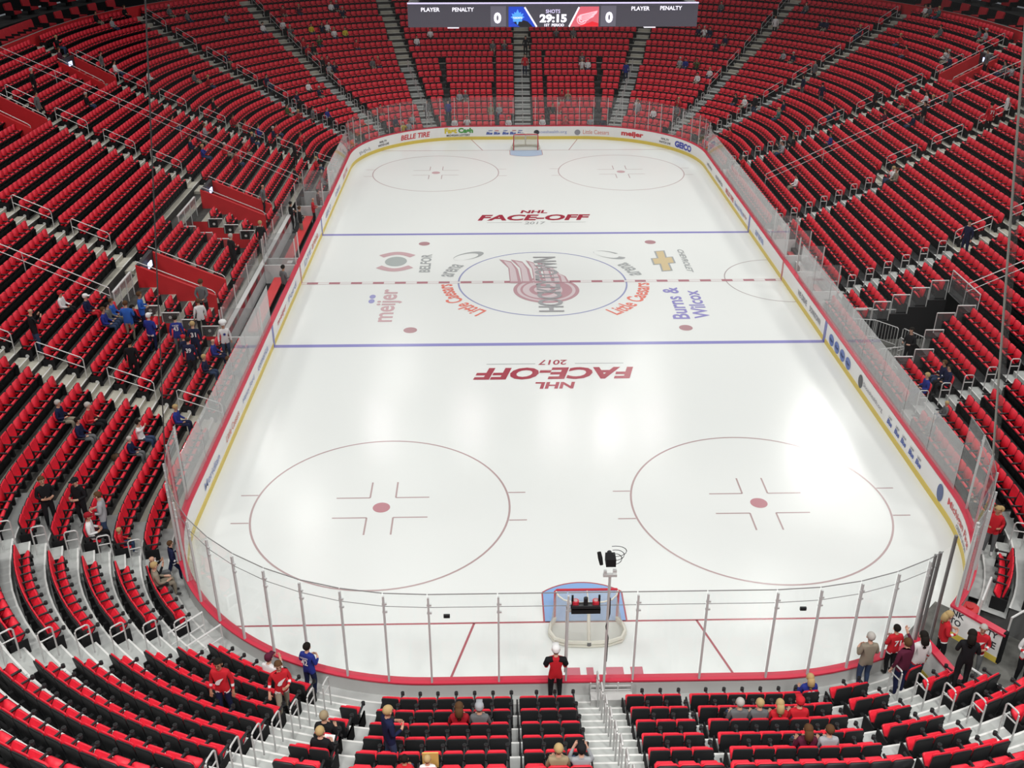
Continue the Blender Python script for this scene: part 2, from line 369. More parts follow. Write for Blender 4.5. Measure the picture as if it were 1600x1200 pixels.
# ------------------------------------------------------------ dasher boards
S_GATE0 = s_of(9.25, -29.1); S_GATE1 = s_of(10.72, -27.95)
def sweep(mb, s0, s1, d0, d1, z0, z1, m, step=.4, ends=True):
    n = max(1, int(math.ceil((s1-s0)/step)))
    P = [[bpt(s0+(s1-s0)*i/n, d, z) for d, z in ((d0, z0), (d0, z1), (d1, z1), (d1, z0))] for i in range(n+1)]
    vs = [q for r in P for q in r]; fs = []
    for i in range(n):
        for k in range(4): l = (k+1) % 4; fs.append((i*4+k, (i+1)*4+k, (i+1)*4+l, i*4+l))
    fs += [(0, 1, 2, 3), tuple(n*4+k for k in (3, 2, 1, 0))]
    mb.add(vs, fs, m)
boards = empty('dasher_boards', (0, 0, 0), label='white hockey dasher boards with red cap rail ringing the ice sheet', cat='rink boards')
s_a, s_b = S_GATE1, S_GATE0+0 if S_GATE0 > S_GATE1 else S_GATE0+PER
mb = MB(); sweep(mb, s_a, s_b, .0, .10, .25, 1.04, BOARDW); mb.build('board_face', boards)
mb = MB(); sweep(mb, s_a, s_b, -.012, .09, 0, .25, KICK); mb.build('kickplate', boards, label='yellow kickplate')
mb = MB(); sweep(mb, s_a, s_b, .10, .20, 0.0, 1.04, BOARDG); mb.build('board_back', boards, label='grey outer face')
mb = MB(); sweep(mb, s_a, s_b, -.01, .23, 1.04, 1.09, CAPR); mb.build('cap_rail', boards, label='red cap rail')
for sv, m in ((7.77, LB), (-7.77, LB)):
    for sx in (1, -1):
        s = s_of(sx*A, sv); mb = MB(); sweep(mb, s-.15, s+.15, -.016, 0, .0, 1.04, paint('line_blue_board', (.12, .13, .42))); mb.build('board_line', boards)
for sx in (1, -1): s = s_of(sx*A, 0); mb = MB(); sweep(mb, s-.12, s+.12, -.016, 0, 0, 1.04, paint('line_red_board', (.5, .12, .12))); mb.build('board_line', boards)
def ad(txt, x, y, wd, h, m, z=.42, bold=.03, shear=0, dy=0):
    """advert on the inner board face centred nearest (x, y), read from the ice"""
    s = s_of(x, y); mb = MB()
    lettering(mb, txt, lambda a, q: bpt(s+wd/2-a*wd, -.014, z+dy+q*h), m, bold, shear); return mb.build('advert_lettering', boards)
AR = mat('ad_red', (.62, .05, .06), .4); AB = mat('ad_blue', (.05, .10, .42), .4); AK = mat('ad_black', (.05, .05, .06), .4); AGR = mat('ad_green', (.08, .34, .07), .4)
AY = mat('ad_yellow', (.72, .58, .05), .4); ALB = mat('ad_pale_blue', (.30, .36, .62), .4); AO = mat('ad_orange', (.70, .22, .16), .4); AGY = mat('ad_grey', (.28, .28, .32), .4)
FX = lambda u: (u-819.5)/19.05
ad('BELLE TIRE', -8.9, 29.6, 2.6, .40, AR, shear=.2)
ad('Fast', -5.95, 30.4, 1.0, .42, AY, dy=.12, bold=.06); ad('Cash', -4.75, 30.48, 1.2, .42, AGR, dy=.12, bold=.06); ad('MICHIGAN LOTTERY', -5.3, 30.45, 1.9, .16, AK, z=.30)
for i, u in enumerate((766, 777, 789.5, 802, 813)): ad('Blue', FX(u), 30.48, .52, .22, AB, z=.40, shear=.3, bold=.05); ad('Labatt', FX(u)+.05, 30.48, .34, .10, AR if i % 2 else AB, z=.68, shear=.3)
ad('Shoeshealth.org', 2.2, 30.48, 2.5, .30, ALB, bold=0)
ad('Little Caesars', 5.75, 30.4, 2.1, .34, AO, bold=0)
ad('meijer', 8.75, 29.7, 1.9, .50, AR, z=.34, bold=.05)
ad('NHL.TV', 11.0, 27.6, .8, .16, AK, z=.62); ad('WATCH LIVE', 11.0, 27.6, 1.15, .17, AK, z=.36)
ad('NHL.TV', -11.2, 27.4, .8, .16, AK, z=.62); ad('WATCH LIVE', -11.2, 27.4, 1.2, .17, AK, z=.36)
ad('GEICO', 12.25, 25.9, 2.1, .50, paint('geico_blue', (.05, .07, .42)), z=.34, bold=.06)
def logo_disc(x, y, r, m, z=.55, ry=None):
    s = s_of(x, y); mb = MB(); n = 20; ry = ry or r
    mb.add([bpt(s+r*math.cos(2*PI*i/n), -.014, z+ry*math.sin(2*PI*i/n)) for i in range(n)], [tuple(range(n))], m); mb.build('advert_roundel', boards)
def squig(x, y, wd, m, z=.5, amp=.1, n=40):
    s = s_of(x, y); mb = MB()
    mb.tube([bpt(s+wd/2-wd*i/n, -.015, z+amp*math.sin(i*1.1)*(1+.6*math.sin(i*.37))) for i in range(n+1)], .012, m, 4); mb.build('advert_signature', boards)
squig(-12.4, 25.3, 1.7, AGY)
logo_disc(.95, 30.48, .22, AK, .56, .2); logo_disc(4.3, 30.45, .24, AGY, .55, .22)
for yy in (-8.75, -9.55, -10.35, -11.15): logo_disc(A, yy, .34, mat('ford_blue', (.10, .17, .48), .4), .55, .27); ad('Ford', A, yy, .4, .15, BOARDW, z=.47, shear=.3)
ad('WE DRIVE', A, -3.9, 1.6, .3, AGY, z=.45); ad('DOWNTOWN', A, -6.1, 1.8, .3, AGY, z=.45)
logo_disc(A, -12.9, .26, AK, .55, .3); ad('Shoeshealth.org', A, -14.4, 2.3, .26, AGY, bold=0, z=.45)
for yy in (-16.4, -17.15, -17.9, -18.65, -19.4): ad('Blue', A, yy, .5, .24, AB, z=.42, shear=.3, bold=.04); ad('Labatt', A, yy, .36, .11, AGY, z=.7, shear=.3)
logo_disc(12.9, -21.4, .24, mat('mf_blue', (.08, .12, .28), .4), .6, .34); ad('Michigan First', 12.7, -23.4, 2.7, .34, AR, z=.5, bold=.02); ad('CREDIT UNION', 12.6, -23.7, 1.5, .14, AGY, z=.32)
ad('Burns & Wilcox', A, 10.5, 2.6, .3, ALB); ad('BELLE TIRE', A, 13.4, 2.4, .3, AR); ad('comerica', A, 16.8, 2.3, .3, AGY); ad('arena', A, 5.2, 2.0, .3, ALB); ad('xfinity', A, 20.2, 1.8, .3, AGY); ad('meijer', A, 8.9, 1.0, .3, LP)
for yy, t, m in ((-19.5, 'Meridian', ALB), (-16.2, 'Little Caesars', AO), (-13.2, 'Henry Ford', ALB), (-10.2, 'comerica', ALB), (-5.5, 'meijer', AR), (-2.6, 'Ford', ALB), (2.4, 'DTE', ALB), (5, 'arena', AO), (10.5, 'GEICO', ALB), (15, 'Labatt', ALB), (19, 'BELLE TIRE', AR)): ad(t, -A, yy, 2.2, .3, m, z=.45, bold=.01)

# ------------------------------------------------------------ rink glass
def gh(x, y): return 4.0 if y < -21.0 else (3.35 if y > 21.6 else 2.9)
marks = []
_per = [CY, RC*PI/2, 2*CX, RC*PI/2, 2*CY, RC*PI/2, 2*CX, RC*PI/2, CY]; _c = 0.
for _i, L_ in enumerate(_per):
    n_ = 12 if _i % 2 else (5 if _i in (2, 6) else round(L_/2.4))
    for j_ in range(n_):
        s0_, s1_ = _c+L_*j_/n_, _c+L_*(j_+1)/n_
        mx_ = (s0_+s1_)/2; gm = (S_GATE0, S_GATE1) if S_GATE0 < S_GATE1 else (S_GATE0, S_GATE1+PER)
        if gm[0] < mx_ < gm[1]: continue
        if s0_ < gm[0] < s1_: s1_ = gm[0]
        if s0_ < gm[1] < s1_: s0_ = gm[1]
        marks.append((s0_, s1_))
    _c += L_
side_n = {}
_nth = lambda n: f"{n}{'th' if 10 <= n % 100 <= 20 else {1: 'st', 2: 'nd', 3: 'rd'}.get(n % 10, 'th')}"
GPOST = mat('glass_post', (.55, .56, .56), .45, .4, .1)
for s, e in marks:
    x0, y0, _ = bpt(s, .13); x1, y1, _ = bpt(e, .13); mx, my = (x0+x1)/2, (y0+y1)/2
    if mx < -12 and -8.2 < my < 13.2: continue
    if mx > 12 and -1.6 < my < .9: continue
    h = gh(mx, my); L = math.hypot(x1-x0, y1-y0); a = math.atan2(y1-y0, x1-x0)
    near, far = my < -21, my > 21.6
    side = 'near end' if near else ('far end' if far else ('left side' if mx < 0 else 'right side'))
    side_n[side] = side_n.get(side, 0)+1; n = side_n[side]
    where = {'near end': 'one from the left corner bend', 'far end': 'one from the right corner', 'left side': 'one from the far corner', 'right side': 'one from the near corner'}[side]
    g = empty('rink_glass', (x0, y0, 1.09), a, label=f'clear {side} rink glass pane, {_nth(n)} {where}', cat='rink glass', group='glass panels on the '+side+' boards')
    mb = MB(); mb.box((L/2, 0, (h-1.09)/2), (L-.04, .012, h-1.09), GLS if (near or far) else GLSS); mb.build('pane', g)
    if near or far:
        mb = MB(); mb.box((.02, -.05, (h-1.15)/2), (.05 if near else .035, .06, h-1.15), GPOST)
        if near: mb.box((.04, -.05, h-1.09-.55), (.12, .05, .05), GPOST); mb.box((.04, -.05, h-1.09-.30), (.12, .05, .05), GPOST)
        mb.build('post', g)
        if near:
            mb = MB(); mb.box((L/2, 0, h-1.09), (L-.03, .02, .02), mat('net_cord', (.25, .25, .25), .6)); mb.box((L/2, 0, h-1.09-.42), (L-.03, .014, .012), MATS['net_cord']); mb.build('top_cord', g)
    else:
        mb = MB(); mb.box((.03, 0, (h-1.09)/2), (.012, .016, h-1.09), mat('glass_seam', (.45, .48, .48), .2)); mb.build('seam', g)

# ------------------------------------------------------------ seating bowl
T = .84; D0 = .5; KMAX = 23
def wnear(x, y):
    if y > -CY: return 0.
    nx, ny = normal(x, y); a = math.degrees(math.atan2(abs(ny), abs(nx))); t = min(1, max(0, (a-2)/42)); return t*t*(3-2*t)
def zt(k, x, y):
    if k < 0: return 0.
    w_ = wnear(x, y); return (1-w_)*(.31+.325*k+.0029*k*k)+w_*(.62+.42*k+.006*k*k)
def kof(x, y): return int(math.floor((dist(x, y)-D0)/T))
def in_tunnel(x, y): c = (x+y)*.70711; return x > 5 and y < -20 and -15.5 < c < -11.0
# openings cut in the bowl: (x0, x1 as signed side, y0, y1, k0, k1)
HOLES = [(-1, -9.3, 13.4, 0, 1, 'bench'), (-1, -6.1, -4.1, 3, 6, 'v'), (-1, 5.8, 7.8, 3, 6, 'v'), (-1, 1.2, 3.4, 3, 6, 'r'), (-1, -9.8, -8.7, 2, 6, 'r'),
         (1, -10.4, -7.6, 1, 5, 't'), (1, -12.6, -10.4, 1, 2, 't'), (1, -11.4, -10.4, 3, 3, 't'), (1, -4.5, 3.4, 0, 0, 'p'), (-1, 16.4, 18.6, 17, 19, 'v'), (-1, 4.6, 6.8, 17, 19, 'v'), (1, 16.4, 18.6, 17, 19, 'v'), (1, 4.6, 6.8, 17, 19, 'v')]
def hole(k, x, y):
    if in_tunnel(x, y) and k < 12: return True
    for sx, y0, y1, k0, k1, _ in HOLES:
        if x*sx > 0 and y0 < y < y1 and k0 <= k <= k1: return True
    return False
def ground(x, y):
    k = kof(x, y)
    if k < 0 and dist(x, y) > .2 and not in_tunnel(x, y) and not (x < -12 and -9.3 < y < 13.4): return .05+.53*wnear(x, y)
    return 0. if (k < 0 or hole(k, x, y)) else zt(min(k, KMAX-1), x, y)
def tread_mat(k, x, y):
    if wnear(x, y) > .02 and k < 10: return GREY, GREY
    if x > 0 and k < 8 and y < 27: return DARKDECK, BLKM
    if y > 22 and k < 11: return DARKDECK, CONCD
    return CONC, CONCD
ys_extra = sorted({v for h in HOLES for v in h[1:3]})
def dense_loop():
    out = []; lp = base_loop(.55)
    for i, p in enumerate(lp):
        q = lp[(i+1) % len(lp)]; out.append(p)
        if abs(p[2]) == 1 and p[3] == 0:
            ins = [yv for yv in ys_extra if min(p[1], q[1]) < yv < max(p[1], q[1]) and abs(p[0]-q[0]) < 1e-6]
            for yv in sorted(ins, reverse=p[1] > q[1]): out.append((p[0], yv, p[2], p[3]))
    return out
DL = dense_loop(); NL = len(DL)
parts = {}
for k in range(KMAX):
    d0 = D0+T*k; d1 = d0+T
    for i in range(NL):
        p, q = DL[i], DL[(i+1) % NL]
        m0 = ((off(p, d0+.4)[0]+off(q, d0+.4)[0])/2, (off(p, d0+.4)[1]+off(q, d0+.4)[1])/2)
        if hole(k, *m0): continue
        a0, a1, b0, b1 = off(p, d0), off(p, d1), off(q, d0), off(q, d1)
        za, zb_ = zt(k, *a0), zt(k, *b0); zr, zs = (zt(k-1, *a0), zt(k-1, *b0)) if k else (0, 0)
        if k and hole(k-1, *m0): zr = zs = 0
        tm, rm = tread_mat(k, *m0)
        mb = parts.setdefault('bowl', MB())
        if tm is CONC:   # seat shadow and dirt painted dark on the tread, bare concrete along the step edge
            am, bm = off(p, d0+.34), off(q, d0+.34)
            mb.quad((*a0, za), (*am, za), (*bm, zb_), (*b0, zb_), tm); mb.quad((*am, za), (*a1, za), (*b1, zb_), (*bm, zb_), mat('shadow_dirt_floor', (.075, .072, .068), .85, .2, noise=.4, nscale=2))
        else: mb.quad((*a0, za), (*a1, za), (*b1, zb_), (*b0, zb_), tm)
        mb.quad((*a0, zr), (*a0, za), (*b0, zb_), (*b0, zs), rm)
        if tm is not CONCD:  # pale nosing strip along the front edge of the tread
            mb.quad((*off(p, d0), za+.004), (*off(p, d0+.05), za+.004), (*off(q, d0+.05), zb_+.004), (*off(q, d0), zb_+.004), GREYL if tm is GREY else (mat('concrete_edge', (.47, .45, .39), .8) if tm is CONC else DARKDECK))
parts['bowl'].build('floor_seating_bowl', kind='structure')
# apron between the boards and the first row
mb = MB()
for i in range(NL):
    p, q = DL[i], DL[(i+1) % NL]
    m0 = off(p, .3)
    if in_tunnel(*m0) or (p[0] < -12 and -9.3 < p[1] < 13.4): continue
    w_ = wnear(*m0); z0 = .05+.53*w_
    mb.quad((*off(p, .2), z0), (*off(p, D0), z0), (*off(q, D0), z0), (*off(q, .2), z0), GREY if w_ > .02 else RUBBER)
mb.build('floor_apron', kind='structure')
# liners of the openings
mb = MB()
for sx, y0, y1, k0, k1, kind in HOLES:
    xa = A+D0+T*k0; xb = A+D0+T*(k1+1)
    fl = {'bench': .0, 'v': max(0, zt(k0, A, 0)-.35), 'r': .8, 't': .01, 'p': .06}[kind]
    wm = {'bench': BOARDG, 'v': REDW, 'r': REDW, 't': BLKM, 'p': GREY}[kind]
    fm = {'bench': mat('bench_rubber', (.035, .036, .038), .8, .2), 'v': CONC, 'r': CONCD, 't': RUBBER, 'p': GREY}[kind]
    if kind == 'bench': xa = A+.2
    mb.quad((sx*xa, y0, fl), (sx*xb, y0, fl), (sx*xb, y1, fl), (sx*xa, y1, fl), fm)
    for k in range(k0, k1+1):
        u0, u1 = A+D0+T*k, A+D0+T*(k+1); zk = zt(k, A, 0)
        if kind == 'bench' and k == 0: u0 = xa
        for yy in (y0, y1):
          if hole(k, sx*(u0+u1)/2, yy+(.05 if yy == y1 else -.05)): continue
          mb.quad((sx*u0, yy, fl), (sx*u1, yy, fl), (sx*u1, yy, zk), (sx*u0, yy, zk), wm)
    if k1 < 23: mb.quad((sx*xb, y0, fl), (sx*xb, y1, fl), (sx*xb, y1, zt(k1+1, A, 0)), (sx*xb, y0, zt(k1+1, A, 0)), BLKM if kind == 'v' else wm)
mb.build('wall_openings', kind='structure')
# ice-resurfacer tunnel: floor and flank walls through the near right corner
mb = MB()
def tc_(r, c): return ((r+c)*.70711, (-r+c)*.70711)
r0 = 26.6; P = [tc_(r0-.2, -15.05), tc_(46, -15.05), tc_(46, -11.0), tc_(r0-.2, -11.0)]
mb.add([(*q, .012) for q in P], [(0, 1, 2, 3)], RUBBER)
for c in (-15.05, -11.0):
    for k in range(12):
        # boundary radii where the strip side crosses each tread
        def solve(dv):
            r = 20.
            while dist(*tc_(r, c)) < dv: r += .02
            return r
        ra, rb = solve(D0+T*k), solve(D0+T*(k+1)); pa, pb = tc_(ra, c), tc_(rb, c); z = zt(k, *pa)
        mb.quad((*pa, 0), (*pb, 0), (*pb, z), (*pa, z), mat('tunnel_wall', (.09, .09, .09), .8))
mb.build('floor_tunnel', kind='structure')

# ------------------------------------------------------------ aisles: centre line, half width, row range
def rad(sx, sy, deg, k0, k1, hw, dd=0):
    c, s_ = math.cos(R_(deg)), math.sin(R_(deg)); f = lambda k: (sx*(CX+(RC+D0+T*k)*c), sy*(CY+(RC+D0+T*k)*s_))
    return f(k0), f(k1+1), hw, k0, k1
AIS = {
 'far centre': ((-.1, 30.98), (.2, 50), .68, 0, 22),
 'far centre left': ((-7.4, 31.0), (-12.9, 48.9), .58, 0, 22), 'far centre right': ((7.2, 31.0), (12.7, 48.9), .58, 0, 22),
 'far left corner': ((-11.5, 29.6), (-24.6, 42.8), .58, 0, 22), 'far right corner': ((11.7, 29.0), (24.6, 42.6), .58, 0, 22),
 'upper far left': ((-14.0, 27.2), (-32, 33.4), .66, 0, 22), 'upper far right': ((14.0, 26.6), (32, 33.4), .66, 0, 22),
 'far left side': ((-13.4, 19.4), (-33, 19.0), .66, 0, 22), 'far right side': ((13.4, 19.2), (33, 19.0), .66, 0, 22),
 'left side': ((-19, 7.9), (-33, 7.9), .66, 7, 22), 'right side': ((13.4, 6.4), (20, 6.6), .56, 0, 7), 'upper right side': ((20, 8.0), (33, 8.0), .66, 8, 22),
 'left middle': ((-19, -4.8), (-33, -4.8), .66, 7, 22), 'right middle': ((13.4, -4.2), (33, -4.2), .66, 0, 22),
 'near left side': ((-13.4, -16.0), (-33, -16.0), .6, 0, 22), 'near right side': ((13.4, -15.8), (33, -15.8), .6, 0, 22),
 'near left corner': rad(-1, -1, 19, 0, 22, .55), 'near right corner': rad(1, -1, 17, 0, 22, .55),
 'lower near left': rad(-1, -1, 46.0, 0, 22, .66), 'near end left': rad(-1, -1, 74.9, 0, 22, .55), 'near end right': rad(1, -1, 71.5, 0, 22, .55),
 'near centre': ((-.06, -30.9), (-.06, -50.5), .63, 0, 22)}
GAPS = [((-2.24, -30), (-2.24, -52), .06, 0, 22), ((2.14, -30), (2.14, -52), .06, 0, 22), ((-5.78, -30.9), (-6.6, -40), .16, 0, 22), ((5.75, -30.9), (6.6, -40), .16, 0, 22),
        ((-2.3, 30), (-2.3, 41), .03, 0, 11), ((1.9, 30), (1.9, 41), .03, 0, 11), ((-6.0, 31), (-7.0, 41.0), .14, 0, 10), ((5.9, 31), (6.9, 41.0), .14, 0, 10)]
def segd(x, y, a, b):
    dx, dy = b[0]-a[0], b[1]-a[1]; t = ((x-a[0])*dx+(y-a[1])*dy)/(dx*dx+dy*dy); t = max(-.05, min(1.05, t)); return math.hypot(x-a[0]-t*dx, y-a[1]-t*dy)
def blocked(k, x, y, pad=.0):
    for a, b, hw, k0, k1 in AIS.values():
        if k0 <= k <= k1 and segd(x, y, a, b) < hw+pad: return True
    for a, b, hw, k0, k1 in GAPS:
        if k0 <= k <= k1 and segd(x, y, a, b) < hw: return True
    if hole(k, x, y): return True
    if x < 0:
        if -9.3 < y < 13.4:
            if k <= 1: return True
            if k <= 6:
                if -8.7 < y < -6.1 and (y > -7.2 or k > 5): return True   # pods: only a pair of seats
                if 3.4 < y < 5.8 and (y > 4.6 or k > 5): return True
                if -4.1 < y < -3.2 or 7.8 < y < 8.4: return True
            if k == 7 and (-9.3 < y < -4 or 1 < y < 8.5): return True
    return False
def P2(X):
    R = Euler(CROT).to_matrix(); q = R.transposed() @ (Vector(X)-Vector(CAM)); return 800+FPX*q.x/-q.z, 600-FPX*q.y/-q.z, -q.z
def inframe(X, m=130):
    u, v, d = P2(X); return d > 1 and -m < u < 1600+m and -m < v < 1200+m
rows = []   # (k, block id, list of seat tuples)
for k in range(KMAX):
    d = D0+T*k+.62; near_p = .475
    lp = []
    n = int(PER*1.0/.04)
    pts = [bpt(PER*i/n, d) for i in range(n)]
    acc = []; cur = []
    start = next(i for i in range(n) if blocked(k, pts[i][0], pts[i][1]))
    for j in range(n+1):
        x, y, _ = pts[(start+j) % n]
        if blocked(k, x, y) or j == n:
            if len(cur) > 6: acc.append(cur)
            cur = []
        else: cur.append((x, y))
    for run in acc:
        L = [0]
        for a, b in zip(run[:-1], run[1:]): L.append(L[-1]+math.hypot(b[0]-a[0], b[1]-a[1]))
        mid = run[len(run)//2]; pitch = .475 if wnear(*mid) > .5 else .51
        ns = int((L[-1]+.06)/pitch)
        if ns < 1: continue
        m0 = (L[-1]-ns*pitch)/2; ss = []
        arr = np.array(run); La = np.array(L)
        for i in range(ns):
            t = m0+pitch*(i+.5); x = np.interp(t, La, arr[:, 0]); y = np.interp(t, La, arr[:, 1]); nx, ny = normal(x, y)
            ss.append((float(x), float(y), zt(k, x, y), math.atan2(-ny, -nx)-PI/2, pitch))
        rows.append((k, mid, ss))
print('rows', len(rows), 'seats', sum(len(r[2]) for r in rows))
# ------------------------------------------------------------ seats
def rsq(w, z0, z1, r=.05, top=1.0, n=3):
    pts = []; x = w/2
    for cx_, cz, a0 in ((x-r, z1-r, 0), (-x+r, z1-r, PI/2), (-x*.94+r, z0+r, PI), (x*.94-r, z0+r, 1.5*PI)):
        for i in range(n+1): a = a0+PI/2*i/n; pts.append((cx_+r*math.cos(a), cz+r*math.sin(a)))
    return pts[::-1]
def tilt(deg, y, z): return Matrix.Translation((0, y, z)) @ Matrix.Rotation(R_(deg), 4, 'X') @ Matrix.Translation((0, -y, -z))
def seat_parts(w, open_=False):
    """meshes of one tip-up seat: faces +Y, origin on the tread under the backrest"""
    k = w/.51; P = {}
    TB = tilt(8, 0, .42)
    m = MB(); m.slab(rsq(.455*k, .40, .90, .07), .055, .008, RED, TB); P['backrest'] = m
    m = MB(); m.slab(rsq(.475*k, .25, .885, .06), .01, -.035, BLK, TB); P['back_shell'] = m
    m = MB()
    PT = Matrix.Translation((0, .06, .39 if open_ else .37)) @ Matrix.Rotation(R_(-82 if open_ else -38), 4, 'X')
    m.slab([(x, z) for x, z in rsq(.44*k, .0, .31, .05)], .085, .015, RED, PT); P['seat_cushion'] = m
    m = MB(); m.slab(rsq(.43*k, .02, .29, .05), .12, .083, BLK, PT); P['seat_pan'] = m
    m = MB(); m.box((0, .02, .19), (.10*k, .30, .38), BLKM); m.box((0, .06, .36), (.40*k, .16, .06), BLKM); P['pedestal'] = m
    for nm, sx in (('armrest', 1),):
        m = MB(); x = sx*w/2
        m.box((x, .15, .62), (.045, .36, .035), BLK); m.box((x, .02, .40), (.03, .10, .46), BLK); P[nm] = m
    m = MB(); m.cyl((w/2, .37, .585), .048, .085, BLK, 12); m.cyl((w/2, .37, .655), .036, .016, mat('cup_hollow', (.004, .004, .004)), 10); P['cup_holder'] = m
    return P
def lod_seat():
    m = MB(); w = .51
    def oct_(w, z0, z1, c=.06): x = w/2; return [(x-c, z0), (x, z0+c), (x, z1-c), (x-c, z1), (-x+c, z1), (-x, z1-c), (-x, z0+c), (-x+c, z0)]
    def plate(o, y0, y1, mt, M=None):
        n = len(o); vs = [(x, y0, z) for x, z in o]+[(x, y1, z) for x, z in o]
        m.add(vs, [tuple(range(n)), tuple(range(n, 2*n))[::-1]]+[(i, n+i, n+(i+1) % n, (i+1) % n) for i in range(n)], mt, M)
    TB = tilt(8, 0, .42)
    plate(oct_(.455, .42, .89), .055, .01, RED, TB); plate(oct_(.47, .30, .88), .012, -.03, BLK, TB)
    PT = Matrix.Translation((0, .06, .37)) @ Matrix.Rotation(R_(-38), 4, 'X')
    plate(oct_(.43, .0, .33), .10, .02, RED, PT); plate(oct_(.42, .01, .31), .13, .101, BLKM, PT)
    m.box((0, .06, .18), (.50, .20, .36), BLKM); m.box((.255, .17, .60), (.04, .36, .05), BLK)
    return m
def unwrap(u, v, dz=0.):
    R = np.array(Euler(CROT).to_matrix()); D = R @ np.array([(u-800)/FPX, -(v-600)/FPX, -1]); D /= np.linalg.norm(D)
    t = 8.
    while t < 140:
        X = CAM+D*t; d = dist(X[0], X[1])
        if d > .3 and X[2] < 13 and X[2] <= ground(X[0], X[1])+dz: return X
        if X[2] < dz or (d < .3 and d > -2 and X[2] < dz+.6): break
        t += .04
    d = dist(X[0], X[1])
    if d < .42:
        nx, ny = normal(X[0], X[1]); X = X+np.array([nx, ny, 0])*(.42-d)
    return X
# ------------------------------------------------------------ who is where: (s seated | t standing, u, v in the photograph, shirt, trousers, hair, facing, arms, label)
C_ = dict(red=(.50, .02, .03), dred=(.28, .012, .02), white=(.74, .74, .74), blue=(.022, .035, .22), lblue=(.03, .11, .42), navy=(.012, .016, .05), black=(.012, .012, .014),
          grey=(.13, .135, .14), lgrey=(.33, .34, .36), tan=(.30, .24, .15), khaki=(.25, .22, .17), jeans=(.035, .055, .11), maroon=(.09, .015, .035), brown=(.09, .045, .02),
          blond=(.42, .30, .14), dark=(.012, .010, .008), silver=(.42, .40, .37), green=(.06, .09, .03), yellow=(.62, .48, .03), skin=(.48, .26, .18), teal=(.06, .16, .15), hi=(.6, .5, .05))
PEOPLE = []
def who(*a, **k): PEOPLE.append((a, k))
N, S_, E_, W_ = 0, 180, -90, 90      # facing: degrees from +Y (away from the camera), counter-clockwise
# --- nearest the camera
who('t', 356, 1120, 'red', 'navy', 'dark', 178, 'down', 'person standing in red jersey with white hem among seats at the bottom left', cuff='white', emb=1)
who('s', 412, 1052, 'white', 'black', 'dark', None, 'phone', 'seated person in white top and dark cap beside red jersey pair bottom left', cap='maroon')
who('t', 446, 1118, 'red', 'khaki', 'brown', 200, 'walk', 'person in red jersey and khaki trousers walking on bottom left stairs', cuff='white', emb=1, sc=.95)
who('t', 488, 1085, 'blue', 'navy', 'dark', -25, 'hold', 'person in blue jersey with white number leaning at the glass, bottom left', num='42', name='LEAFS', sc=.95)
who('s', 482, 1142, 'black', 'black', 'tan', None, 'lap', 'seated person in black coat with sandy hair beside the bottom left stairs')
who('s', 510, 1142, 'black', 'black', 'blond', None, 'lap', 'seated person in black coat holding a pink and white paper, bottom left', item='paper')
who('t', 612, 1200, 'navy', 'jeans', 'blond', -60, 'hold', 'grey haired person in navy top standing between rows left of bottom stairs')
who('s', 713, 1122, 'dred', 'black', 'brown', None, 'lap', 'seated person with long brown hair and red black jersey, bottom middle', long=1)
who('s', 754, 1122, 'grey', 'black', 'lgrey', None, 'lap', 'seated person in pale grey beanie and dark hoodie, bottom middle', cap='lgrey')
who('s', 652, 1180, 'red', 'jeans', 'dark', None, 'lap', 'dark haired child in red patterned top seated at the bottom edge', sc=.8)
who('s', 686, 1180, 'white', 'jeans', 'blond', None, 'hold', 'blond child seated under a yellow board at the bottom edge', sc=.8, item='board')
who('t', 866, 1086, 'red', 'black', 'white', 0, 'hold', 'person in red and black jacket and white cap at boards behind near goal', cap='white', yoke=1)
who('s', 858, 1190, 'tan', 'tan', 'blond', None, 'lap', 'blond person seated at the bottom edge left of the centre stairs')
who('s', 880, 1190, 'lgrey', 'jeans', 'dark', None, 'phone', 'person in black beanie raising a phone at the bottom edge', cap='black')
who('s', 1153, 1116, 'grey', 'jeans', 'silver', None, 'lap', 'grey haired person in dark jacket seated right of the centre stairs')
who('s', 1178, 1116, 'grey', 'jeans', 'blond', None, 'lap', 'sandy haired person in grey jacket seated next to grey haired one')
who('s', 1214, 1116, 'red', 'jeans', 'blond', None, 'lap', 'long blond haired person in red jersey seated in the bottom right block', long=1)
who('s', 1247, 1116, 'red', 'jeans', 'dark', None, 'lap', 'person in red hat and red jersey with grey scarf, bottom right block', cap='red')
who('s', 1276, 1160, 'maroon', 'jeans', 'brown', None, 'lap', 'long brown haired person in dark maroon seated in the bottom right block', long=1)
who('s', 1302, 1160, 'lgrey', 'jeans', 'brown', None, 'lap', 'person in grey hoodie seated in the bottom right block')
who('s', 1306, 1078, 'blue', 'jeans', 'blond', None, 'lap', 'blond person in blue jersey seated alone at the front right row', long=1, num='29', numb=1)
who('t', 1344, 1076, 'khaki', 'jeans', 'silver', 5, 'hold', 'person in tan jacket and jeans standing at near boards on the right')
who('t', 1386, 1052, 'red', 'black', 'dark', 10, 'hold', 'dark haired child in red jersey pressed against the corner glass', sc=.9, cuff='white', num='71', numb=1)
who('t', 1400, 1084, 'maroon', 'navy', 'brown', 15, 'point', 'person in maroon sweater with one arm raised near the corner')
who('t', 1424, 1074, 'white', 'jeans', 'dark', 10, 'down', 'dark haired person in white and red jersey beside the maroon sweater', long=1, cuff='red')
who('t', 1463, 1036, 'red', 'black', 'blond', -95, 'hold', 'blond person in red jersey standing in the open gate', long=1, cuff='white', emb=1)
who('t', 1516, 1056, 'red', 'grey', 'silver', 150, 'hold', 'bald person in red jersey and grey trousers in the gate opening', cuff='white', emb=1)
who('t', 1496, 1076, 'black', 'black', 'dark', -20, 'hold', 'person dressed in black with long dark hair in the gate', long=1)
